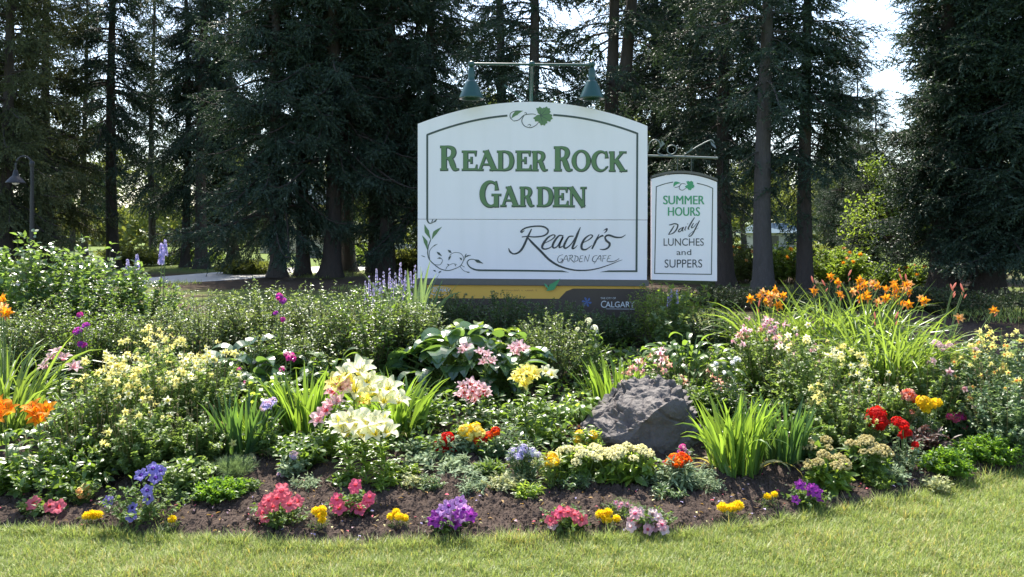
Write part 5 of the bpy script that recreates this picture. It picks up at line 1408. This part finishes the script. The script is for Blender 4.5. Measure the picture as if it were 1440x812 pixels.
lily('dusky pink lily leaning out to the left of the cream lilies', 472, 670, 5.4, [(470, 548, 470), (480, 544, 470), (486, 540, 470), (466, 566, 468), (460, 574, 468), (452, 583, 462), (474, 562, 468), (448, 588, 462)], lambda: pale_l() if rng.random() < .6 else pink_l(), fsz=.85, group=GLY)
o = lily('lily topped by a round head of striped rose pink flowers beside the hosta', 665, 620, 5.9, [(652, 540, 664), (662, 538, 664), (672, 541, 664), (680, 546, 668), (654, 550, 664), (664, 548, 664), (674, 553, 668), (660, 557, 664), (648, 553, 664), (683, 552, 668), (668, 560, 668)], roseat, 'dark_mid', fsz=.9, group=GLY)
lily('yellow lily with a pointed side bud standing left of the dark hedge shadow', 745, 620, 5.8, [(733, 524, 738), (741, 520, 738), (728, 532, 738), (746, 530, 738), (738, 538, 738), (750, 524, 738)], yel_l, fsz=.78, group=GLY)
lily('pale cream lily with one open flower and buds right of the yellow lily', 762, 620, 5.85, [(768, 521, 748), (775, 526, 748)], cream_l, fsz=.62, group=GLY)
lily('pale pink lily with a single flower, left of three above the hosta', 655, 580, 6.4, [(655, 488, 657), (650, 492, 657)], pale_l, 'dark_mid', fsz=.75, group=GLY, nl=30)
lily('pale pink lily with nodding flowers, middle of three above the hosta', 680, 580, 6.35, [(676, 494, 682), (684, 498, 682), (680, 508, 682), (690, 507, 682)], pale_l, 'dark_mid', fsz=.72, group=GLY, nl=30)
lily('pale pink lily with wide open flowers, right of three above the hosta', 728, 580, 6.3, [(722, 488, 728), (730, 485, 728), (736, 490, 728), (727, 494, 728)], pale_l, fsz=.78, group=GLY, nl=34)
lily('glowing orange lily with three flowers, right of the two at the left edge', 52, 640, 5.0, [(48, 573, 54), (66, 574, 54), (56, 588, 54), (53, 580, 54)], oran_l, 'dark_mid', .035, .10, .9, GLY, nl=26)
lily('glowing orange lily cut by the left edge', 4, 640, 4.95, [(2, 570, 8), (12, 576, 8), (0, 584, 8)], oran_l, 'dark_mid', .035, .10, .95, GLY, nl=26)
lily('pale pink lily with three trumpets left of the yellow columbines', 85, 600, 5.9, [(82, 494, 84), (89, 502, 84), (66, 513, 84), (103, 514, 84), (76, 500, 84)], pale_l, 'dark_mid', .02, .12, .85, GLY, nl=40)

# ---- columbines: fine foliage domes with a haze of spurred flowers
ycol = lambda: fl('coly', fl_columbine, PM + 'pale_yellow', PM + 'cream', .025)
wcol = lambda: fl('colw', fl_columbine, PM + 'cream_pale', PM + 'lemon', .025)
pcol = lambda: fl('colp', fl_columbine, PM + 'pale_pink', PM + 'pink', .026)
scol = lambda: fl('cols', fl_columbine, PM + 'salmon', PM + 'cream_pale', .024)
gcol = lambda: fl('colg', fl_columbine, PM + 'lemon', PM + 'peach', .024)
def columbine(label, px, d, py_top, w, n, kind, seed, mat='columbine_leaf', ry=None, per=22, nst=110, fs=1.0, ls=.05):
    o, h, tip, td = shrub('columbine_plant', label, 'columbine', px, d, py_top + 14, w, mat, seed, nst, per, ls, TRI, .12, 'columbines', ry, .93, 0, .3, 'stem', .0018)
    r = np.random.default_rng(seed); pts = []
    cen = [(r.uniform(-math.pi, math.pi), math.sqrt(r.random()) * .95) for _ in range(max(4, n // 5))]
    for i in range(n):
        ca_, cq_ = cen[int(r.integers(0, len(cen)))]
        a = ca_ + r.normal(0, .22); q = min(1.0, abs(cq_ + r.normal(0, .1)))
        p = np.array([w * q * math.cos(a), (ry or w) * q * math.sin(a), h * (math.sqrt(1 - (.93 * q) ** 2)) * r.uniform(.86, 1.0) + .02 + .11 * r.random() ** 1.6])
        kid(o, 'flower', kind(), p, nrm(np.array([r.normal(0, .8), -.5 + r.normal(0, .6), .35 + r.normal(0, .3)])), fs * r.uniform(.55, 1.25)); pts.append(p)
    P = np.array(pts); mb = MB()
    m_ = 26; a = r.uniform(0, 6.28, m_); q = np.sqrt(r.random(m_)); E = np.stack([w * q * np.cos(a), (ry or w) * q * np.sin(a), h * np.sqrt(1 - (.93 * q) ** 2) + .03 + .12 * r.random(m_)], -1)
    sd_ = MB(); tubes(sd_, np.stack([E * [.7, .7, .3], E * [.93, .93, .75], E], 1), .0014, 3)   # spent stalks with dry pods
    sd_.inst(LV, LF, frames(np.tile(UPV, (m_, 1)) + r.normal(0, .3, (m_, 3)), nrm(r.normal(size=(m_, 3))), np.tile([.005, .011, .005], (m_, 1))), E)
    sd_.build('seed_stalks', M['spent'], o)
    tubes(mb, np.stack([P * [.8, .8, .5], P * [.95, .95, .8], P - [0, 0, .01]], 1), .0011, 3); mb.build('flower_stalks', M['stem'], o)
columbine('yellow columbine with the thickest mass of flowers in the left half', 215, 5.75, 478, .42, 90, lambda: ycol() if rng.random() < .6 else wcol(), 91, fs=1.0)
columbine('pale yellow columbine nearest the left edge, lower and looser', 150, 5.5, 505, .34, 62, lambda: ycol() if rng.random() < .7 else wcol(), 92)
columbine('yellow columbine at the right of the left yellow mass beside the broad leaves', 290, 5.85, 490, .33, 55, lambda: ycol() if rng.random() < .5 else wcol(), 93)
columbine('yellow columbine farthest back in the left yellow mass', 215, 6.3, 462, .4, 50, ycol, 94)
columbine('mostly leafy columbine in front of the left yellow mass above the violet petunia', 205, 5.25, 560, .30, 10, ycol, 95, per=26)
columbine('leafy flowerless columbine between orange lily and violet petunia', 115, 5.2, 590, .27, 2, ycol, 96, 'dark_mid')
columbine('leafy columbine left of the dark iris clump', 275, 5.35, 575, .24, 4, ycol, 97)
columbine('pink columbine with many flowers behind the right iris clump', 1075, 6.9, 445, .44, 60, lambda: pcol() if rng.random() < .7 else scol(), 98, 'columbine_leaf')
columbine('cream yellow columbine in the middle of the right half', 1150, 6.35, 465, .45, 55, lambda: ycol() if rng.random() < .5 else wcol(), 99, 'columbine_leaf')
columbine('salmon pink columbine leaning over the top of the rock', 925, 6.1, 500, .34, 34, lambda: scol() if rng.random() < .6 else pcol(), 100, 'columbine_leaf', per=14, nst=80)
columbine('leafy cream columbine above the tan sedums', 1190, 5.85, 540, .34, 16, ycol, 101, 'columbine_leaf')
columbine('yellow and apricot columbine cut by the right edge', 1420, 6.4, 455, .44, 60, lambda: gcol() if rng.random() < .6 else ycol(), 102, 'bluegreen', fs=.9)
columbine('yellow and apricot columbine second from the right edge', 1352, 6.5, 470, .36, 40, lambda: gcol() if rng.random() < .5 else ycol(), 103, 'bluegreen', fs=.9)
columbine('blue green leafy columbine with few flowers above the wide green mound', 1415, 6.0, 520, .38, 8, gcol, 104, 'bluegreen')
columbine('salmon flowered columbine in front of the dark peony leaves right of the rock', 985, 6.3, 520, .3, 14, lambda: scol(), 105, 'dark_mid')
columbine('leafy columbine between the red geranium and the cream columbine', 1230, 6.1, 525, .33, 10, lambda: wcol(), 106, 'columbine_leaf')
columbine('pale leafy columbine behind the orange and golden flowers', 1300, 6.3, 500, .34, 14, lambda: pcol() if rng.random() < .4 else gcol(), 107, 'columbine_leaf')

# ---- broad leaves: hosta and peony
def hosta(label, px, d, py_top, w, n, ls, mat, seed, name='hosta_clump', cat='hosta', wf=.62, elev=(.15, 1.2)):
    loc = at(px, d); h = Z(py_top, d) - loc[2]; o = thing(name, label, cat, loc, 0); r = np.random.default_rng(seed)
    a = r.uniform(0, 6.28, n); q = np.sqrt(r.random(n)); el_ = np.sqrt(1 - .85 * q * q)
    p = np.stack([w * q * np.cos(a), w * q * np.sin(a) * .8, h * el_ * r.uniform(.55, 1.0, n) - .04], -1)
    mb = MB(); ribbons(mb, p, a + r.normal(0, .5, n), r.uniform(.1, 1.0, n) * (1.1 - .7 * q), r.uniform(.9, 2.0, n), ls * r.uniform(.7, 1.2, n), ls * wf, P_PETAL, 7, .28, r.normal(0, .25, n)); mb.build('foliage', M[mat], o)
    ms = MB(); tubes(ms, np.stack([p * [.15, .15, 0], p * [.6, .6, .7], p], 1), .004, 4); ms.build('stem', M['stem'], o)
    return o, h
hosta('large hosta like clump with broad glossy leaves under the middle of the sign', 640, 6.75, 452, .42, 100, .21, 'hosta', 111)
hosta('broad leaved clump growing right behind the rose pink lily head', 705, 6.7, 458, .34, 60, .19, 'hosta', 112)
hosta('broad leaved clump with upright light leaves behind the hosta, below the sign', 665, 7.05, 446, .4, 60, .17, 'bright_leaf', 118, 'peony_plant', 'peony', .5)
hosta('broad leaved clump right of the left yellow columbines', 355, 6.6, 470, .4, 75, .17, 'hosta', 113)
hosta('leafy peony with pointed leaves behind the pink lilies', 470, 6.45, 488, .34, 90, .13, 'dark_mid', 114, 'peony_plant', 'peony', .38)
hosta('dense dark peony bush behind the rock, below the hanging sign', 965, 6.7, 462, .42, 190, .13, 'dark_mid', 115, 'peony_plant', 'peony', .36)
hosta('low leafy peony left of the rock', 815, 6.0, 545, .28, 70, .11, 'lily_leaf', 116, 'peony_plant', 'peony', .42)
hosta('broad leafed plant behind the orange lilies at the left', 90, 5.5, 560, .34, 80, .11, 'dark_mid', 117, 'peony_plant', 'peony', .45)
hosta('low leafy plant under the yellow lily', 735, 6.0, 555, .3, 80, .10, 'dark_mid', 119, 'peony_plant', 'peony', .4)
hosta('leafy peony with dark leaves left of the dark iris clump, below broad leaves', 385, 6.0, 520, .3, 80, .11, 'lily_leaf', 120, 'peony_plant', 'peony', .45)

# ---- pink campion, spires, small flowers in between
def campion(label, px, d, heads, cols, key, seed, mat='dark_mid', fw=.16, fh=.4):
    return geranium(label, px, d, [(a, b, c) for a, b, c in heads], cols, .026, key, mat, fw, fh, OVAL, .05, 'campion_plant', 'campion', 9, .7, .017, 16)
campion('magenta campion behind the pale pink lily at the left', 116, 6.5, [(112, 443, .8), (121, 458, .9), (110, 466, 1.1), (114, 484, .9), (106, 468, .8), (118, 486, .8)], ('magenta', 'purple'), 'camp', 1)
campion('magenta campion with two heads standing against the grey green hedge', 396, 6.9, [(393, 418, 1.1), (398, 424, 1), (388, 441, .7), (398, 450, .8)], ('magenta', 'pink'), 'camp', 2)
campion('pink campion with loose small heads left of the pink lilies', 405, 6.1, [(409, 503, 1.2), (397, 520, .8), (336, 520, .6), (402, 498, .7), (345, 538, .5)], ('pink', 'magenta'), 'camp2', 3)
campion('lilac pink phlox at the left foot of the pink lilies', 380, 5.45, [(376, 570, 1.2), (383, 565, 1.0), (371, 574, .9)], ('pale_pink', 'lilac'), 'camp3', 4, fh=.25)
campion('low pale pink phlox on the soil left of the front lily stems', 408, 5.15, [(413, 640, 1), (403, 660, 1), (412, 668, 1.1), (396, 668, .9), (404, 676, .9), (416, 660, .8)], ('pale_pink', 'pink'), 'camp3', 5, 'silver', .12, .12)
geranium('small white flowered plant in the dark gap right of the rock', 1022, 6.15, [(1007, 512, .7), (1036, 506, 1.0), (1030, 510, .7), (1018, 524, .6)], ('white',), .022, 'gwh', 'dark_leaf', .22, .36, LANCE, .06, 'campion_plant', 'white campion', 7, .6, .015, 30)
geranium('pale pink yarrow flower heads behind the orange flowers at the right', 1330, 6.5, [(1318, 484, 1.2), (1327, 490, 1.1), (1336, 486, .9), (1373, 492, .8)], ('pale_pink', 'rosy_white'), .032, 'gyar', 'bluegreen', .25, .5, LANCE, .06, 'yarrow_plant', 'yarrow', 22, .4, .011, 50)
geranium('white tobacco flower spike with nodding trumpets before the dark sign shadow', 836, 6.9, [(828, 452, .8), (836, 462, .8), (838, 468, .7), (812, 464, .6), (816, 482, .6), (838, 487, .7)], ('white', 'cream_pale'), .03, 'gtob', 'dark_mid', .12, .5, LANCE, .08, 'tobacco_plant', 'flowering tobacco', 6, .9, .02, 14)
def spires(label, px, d, tops, col, H, R, key, col2=None, mat='columbine_leaf', fw=.3, fh=.5, name='delphinium_plant', cat='delphinium', n=70, fs=.02):
    loc = at(px, d); o = thing(name, label, cat, loc, 0)
    ml, ms, tip, td = leafy(int(px) + 9, fh, fw, fw, 34, 18, .07, TRI, .1, .9); ml.build('foliage', M[mat], o)
    for hx, hy in tops:
        p = np.array(spot(hx, hy, d + rng.uniform(-.15, .15), o)); b = p - [0, 0, H]
        tubes(ms, [b * [.5, .5, 0], b * [.85, .85, .5], b], [.006, .005, .004], 4)
        kid(o, 'flower_spire', fl(key, fl_spire, PM + col, H, R, n, fs, col2=PM + (col2 or col)), b, (p[0] * .1, 0, 1), rng.uniform(.85, 1.1))
    ms.build('stem', M['stem'], o)
spires('white and mauve delphinium spires rising above the left back shrub', 215, 8.3, [(232, 334), (193, 354), (227, 346), (180, 364)], 'lilac', .20, .024, 'delph', 'sky_mauve', n=44, fs=.022)
spires('hazy purple salvia spikes left of the main sign', 560, 8.4, [(520, 384), (530, 378), (540, 380), (548, 374), (556, 380), (563, 371), (570, 378), (577, 384), (535, 390), (552, 390), (583, 376), (515, 392), (526, 394), (568, 390)], 'sky_mauve', .26, .018, 'salv', 'lilac', 'bluegreen', .45, .5, 'salvia_plant', 'salvia', 40, .012)
spires('lilac salvia by the right foot of the main sign', 950, 7.8, [(944, 406), (940, 412), (952, 408)], 'lilac', .14, .014, 'salv2', 'sky_mauve', 'shrub_leaf', .3, .6, 'salvia_plant', 'salvia', 26, .010)

# ---- shrubs of the back rows
GH = 'grey green shrubs across the back of the bed'
for i, (px, d, top, w, lab) in enumerate((
    (30, 7.0, 420, .55, 'small leaved grey green shrub at the left edge behind the campion'),
    (118, 7.1, 418, .55, 'small leaved grey green shrub left of the yellow columbine mass'),
    (205, 7.2, 424, .55, 'small leaved grey green shrub directly behind the yellow columbine mass'),
    (290, 7.3, 405, .5, 'upright twigged shrub before the pale driveway'),
    (372, 7.5, 404, .5, 'upright twigged shrub behind the magenta campion'),
    (448, 7.3, 398, .55, 'dense grey green shrub left of the purple salvia'),
    (528, 7.1, 406, .55, 'dense grey green shrub in front of the purple salvia'),
    (420, 6.9, 440, .45, 'lower grey green shrub in front of the dense ones'),
    (575, 7.25, 420, .42, 'grey green shrub at the left foot of the main sign'))):
    shrub('potentilla_shrub', lab, 'shrub', px, d, top + (4, -6, 10, 2, -8, 2, -6, 8, -2)[i], w * (1.0, 1.15, .95)[i % 3], ('shrub_leaf', 'dark_mid', 'shrub_leaf', 'shrub_leaf_light', 'shrub_leaf')[i % 5], 130 + i, 150 + 20 * (i % 3), 36, (.044, .034, .04, .036)[i % 4], OVAL2, .12, GH, .45, .84, up=.25)
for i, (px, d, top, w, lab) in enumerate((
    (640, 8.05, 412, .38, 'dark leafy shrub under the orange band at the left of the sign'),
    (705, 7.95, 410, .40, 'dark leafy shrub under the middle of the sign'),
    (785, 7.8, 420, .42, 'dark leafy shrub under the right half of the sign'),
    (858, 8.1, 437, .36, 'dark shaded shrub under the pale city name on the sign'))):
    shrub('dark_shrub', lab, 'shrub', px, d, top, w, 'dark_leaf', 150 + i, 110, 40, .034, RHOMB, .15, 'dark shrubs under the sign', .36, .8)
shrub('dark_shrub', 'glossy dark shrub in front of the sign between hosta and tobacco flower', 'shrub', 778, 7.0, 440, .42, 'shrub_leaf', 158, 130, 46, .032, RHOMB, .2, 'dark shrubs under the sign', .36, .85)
shrub('leafy_shrub', 'light leafed shrub rising at the right foot of the main sign', 'shrub', 932, 8.0, 400, .34, 'bright_leaf', 160, 90, 40, .034, OVAL2, .2, None, .3, .6)
shrub('leafy_shrub', 'young shrub with lime green tips below the hanging sign', 'shrub', 962, 8.6, 398, .32, 'bright_leaf', 161, 26, 14, .075, OVAL, .5, None, .3, .7)
shrub('leafy_shrub', 'dark low shrub behind the pink columbines right of the sign', 'shrub', 1005, 8.0, 425, .5, 'dark_leaf', 162, 110, 40, .034, RHOMB, .15, None, .4, .85)
shrub('dogwood_shrub', 'tall pale glinting leaved shrub at the left edge of the back row', 'shrub', 38, 8.0, 322, .62, 'glossy', 163, 95, 24, .085, OVAL, .25, 'pale leaved shrubs at the back left', .5, .85)
shrub('dogwood_shrub', 'pale glinting leaved shrub left of the delphinium spires', 'shrub', 130, 8.1, 340, .6, 'glossy', 164, 100, 26, .08, OVAL, .2, 'pale leaved shrubs at the back left', .5, .85)
shrub('dogwood_shrub', 'low pale leaved shrub below the delphinium spires', 'shrub', 205, 8.1, 388, .5, 'glossy', 165, 90, 30, .055, OVAL, .2, 'pale leaved shrubs at the back left', .45, .85)
shrub('leafy_shrub', 'grassy leaved green bush filling the middle right of the bed', 'shrub', 1205, 6.75, 468, .45, 'daylily_leaf', 166, 90, 26, .09, LANCE, .2, None, .4, .85)
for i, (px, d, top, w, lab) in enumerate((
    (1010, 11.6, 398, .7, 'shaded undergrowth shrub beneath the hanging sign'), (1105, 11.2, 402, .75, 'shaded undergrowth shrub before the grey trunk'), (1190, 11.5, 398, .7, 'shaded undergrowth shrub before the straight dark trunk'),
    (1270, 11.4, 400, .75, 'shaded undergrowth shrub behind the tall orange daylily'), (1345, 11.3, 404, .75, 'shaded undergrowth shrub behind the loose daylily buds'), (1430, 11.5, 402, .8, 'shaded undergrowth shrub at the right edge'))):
    shrub('undergrowth_shrub', lab, 'shrub', px, d, top, w, 'shade_dark_leaf', 240 + i, 100, 36, .05, OVAL2, .1, 'shaded undergrowth behind the bed', .6, .9)  # the shade on this row is put into its dark leaf colour
# bushes behind the bed, between the trunks
GB = 'sunlit bushes behind the bed between the trunks'
for i, (px, d, top, w, mat, lab) in enumerate((
    (1180, 16.5, 345, .75, 'bright_leaf', 'bright yellow green bush right of the straight dark trunk'),
    (1105, 17.5, 342, .7, 'bright_leaf', 'sunlit bush between the grey trunk and the straight dark trunk'),
    (1040, 17.5, 346, .6, 'far_leaf', 'sunlit bush between the hours sign and the grey trunk'),
    (1262, 15.8, 372, .7, 'bright_leaf', 'low leafy bush at the foot of the massive skirted spruce'),
    (1150, 22, 345, 1.2, 'far_leaf', 'wide pale bush far behind the bright yellow green bush'),
    (270, 29, 352, 1.5, 'bright_leaf', 'bright bush across the driveway behind the close trunk pair'),
    (345, 21.5, 368, .8, 'far_leaf', 'pale bush at the driveway edge under low spruce boughs'),
    (185, 27, 345, 1.3, 'far_leaf', 'low pale bush behind the delphinium spires'),
    (500, 27, 345, 1.1, 'bright_leaf', 'sunlit bush behind the narrow spruce trunks left of the sign'),
    (570, 22, 352, .8, 'far_leaf', 'pale bush just left of the main sign behind the salvia'))):
    o, h, tip, td = shrub('garden_bush', lab, 'bush', px, d, top, w, mat, 180 + i, 110, 36, .10 if d < 20 else .15, RHOMB, .15, GB, None, .85, srad=.006)
    if i in (0, 1, 2, 3): clump_flowers(o, tip, td, 6, dl_f, .85, 200 + i)

for px, d, top, w, mat, lab, tm, ls in (
    (350, 4.95, 690, .08, 'petunia_leaf', 'small seedling between the round green mound and the coral petunia', OVAL, .03),
    (430, 4.98, 684, .09, 'silver', 'small silvery plant behind the five headed marigold', LANCE, .035),
    (540, 4.98, 676, .10, 'lily_leaf', 'light green leafy plant right of the hot pink petunia', LANCE, .05),
    (575, 4.98, 690, .08, 'variegated', 'small pale plant above the four headed marigold', OVAL, .03),
    (665, 4.95, 684, .10, 'silver', 'low silver plant right of the ruffled purple petunia', LANCE, .045),
    (700, 4.98, 672, .11, 'variegated', 'cream variegated plant left of the lavender foot', OVAL, .035),
    (745, 4.88, 688, .10, 'lily_leaf', 'light green rosette in front of the lavender flowers', LANCE, .05),
    (940, 4.92, 680, .11, 'bluegreen', 'grey green plant below the orange red wallflower', LANCE, .045),
    (1000, 5.0, 680, .09, 'silver', 'small silver plant left of the big iris foot', LANCE, .035),
    (485, 5.0, 668, .10, 'dark_mid', 'dark leafy plant at the foot of the front lily stems', OVAL, .04),
    (1260, 5.3, 655, .09, 'silver', 'silvery seedling right of the yellow green mound', OVAL, .035)):
    shrub('bedding_plant', lab, 'bedding plant', px, d, top, w, mat, int(px * 7), 26, 12, ls, tm, .1, None, None, .9, 0, .35, 'stem', .0016, .07)
for px, d, top, w, mat, lab in ((30, 5.05, 640, .26, 'dark_mid', 'dark leafy plant at the foot of the left edge lily'), (105, 4.98, 640, .24, 'dark_mid', 'dark leafy plant between orange lily and apricot blooms'), (255, 5.0, 640, .18, 'columbine_leaf', 'leafy plant behind the lone marigold'), (430, 5.3, 610, .2, 'dark_mid', 'dark leafy plant left of the front lily stems'), (590, 5.9, 560, .22, 'dark_mid', 'dark leafy plant in the shade under the hosta leaves')):
    shrub('leafy_plant', lab, 'leafy plant', px, d, top, w, mat, int(px * 5), 50, 16, .055, OVAL, .12, None, None, .9, 0, .3, 'stem', .002)
# ---- ground cover between the plants (nobody could count it)
N = 9000
r = np.random.default_rng(300)
cx = r.uniform(-5.2, 6.0, N); t = .95 + 3.2 * r.random(N) ** .9; cy = edge(cx) + t
k = (cy < 8.7) & ~((np.abs(cx - X(905, 5.75)) < .42) & (np.abs(cy - 5.75) < .42))
cx, cy = cx[k], cy[k]; n = len(cx); per = 5
i = np.repeat(np.arange(n), per); m = len(i)
hh = np.array([.12 + .12 * noise.noise((a * 1.3, b * 1.3, 0)) for a, b in zip(cx, cy)])
p = np.stack([cx[i] + r.normal(0, .03, m), cy[i] + r.normal(0, .03, m), g(cx[i], cy[i]) + hh[i] * r.random(m)], -1)
d = r.normal(size=(m, 3)); d[:, 2] = np.abs(d[:, 2]) * .7
mb = MB(); mb.inst(*OVAL, frames(d, nrm(UPV + r.normal(0, .4, (m, 3))), r.uniform(.03, .07, m)), p)
tag(mb.build('ground_cover', M['dark_mid']), 'low tangled leaves covering the ground between the taller plants', 'ground cover', None, 'stuff')
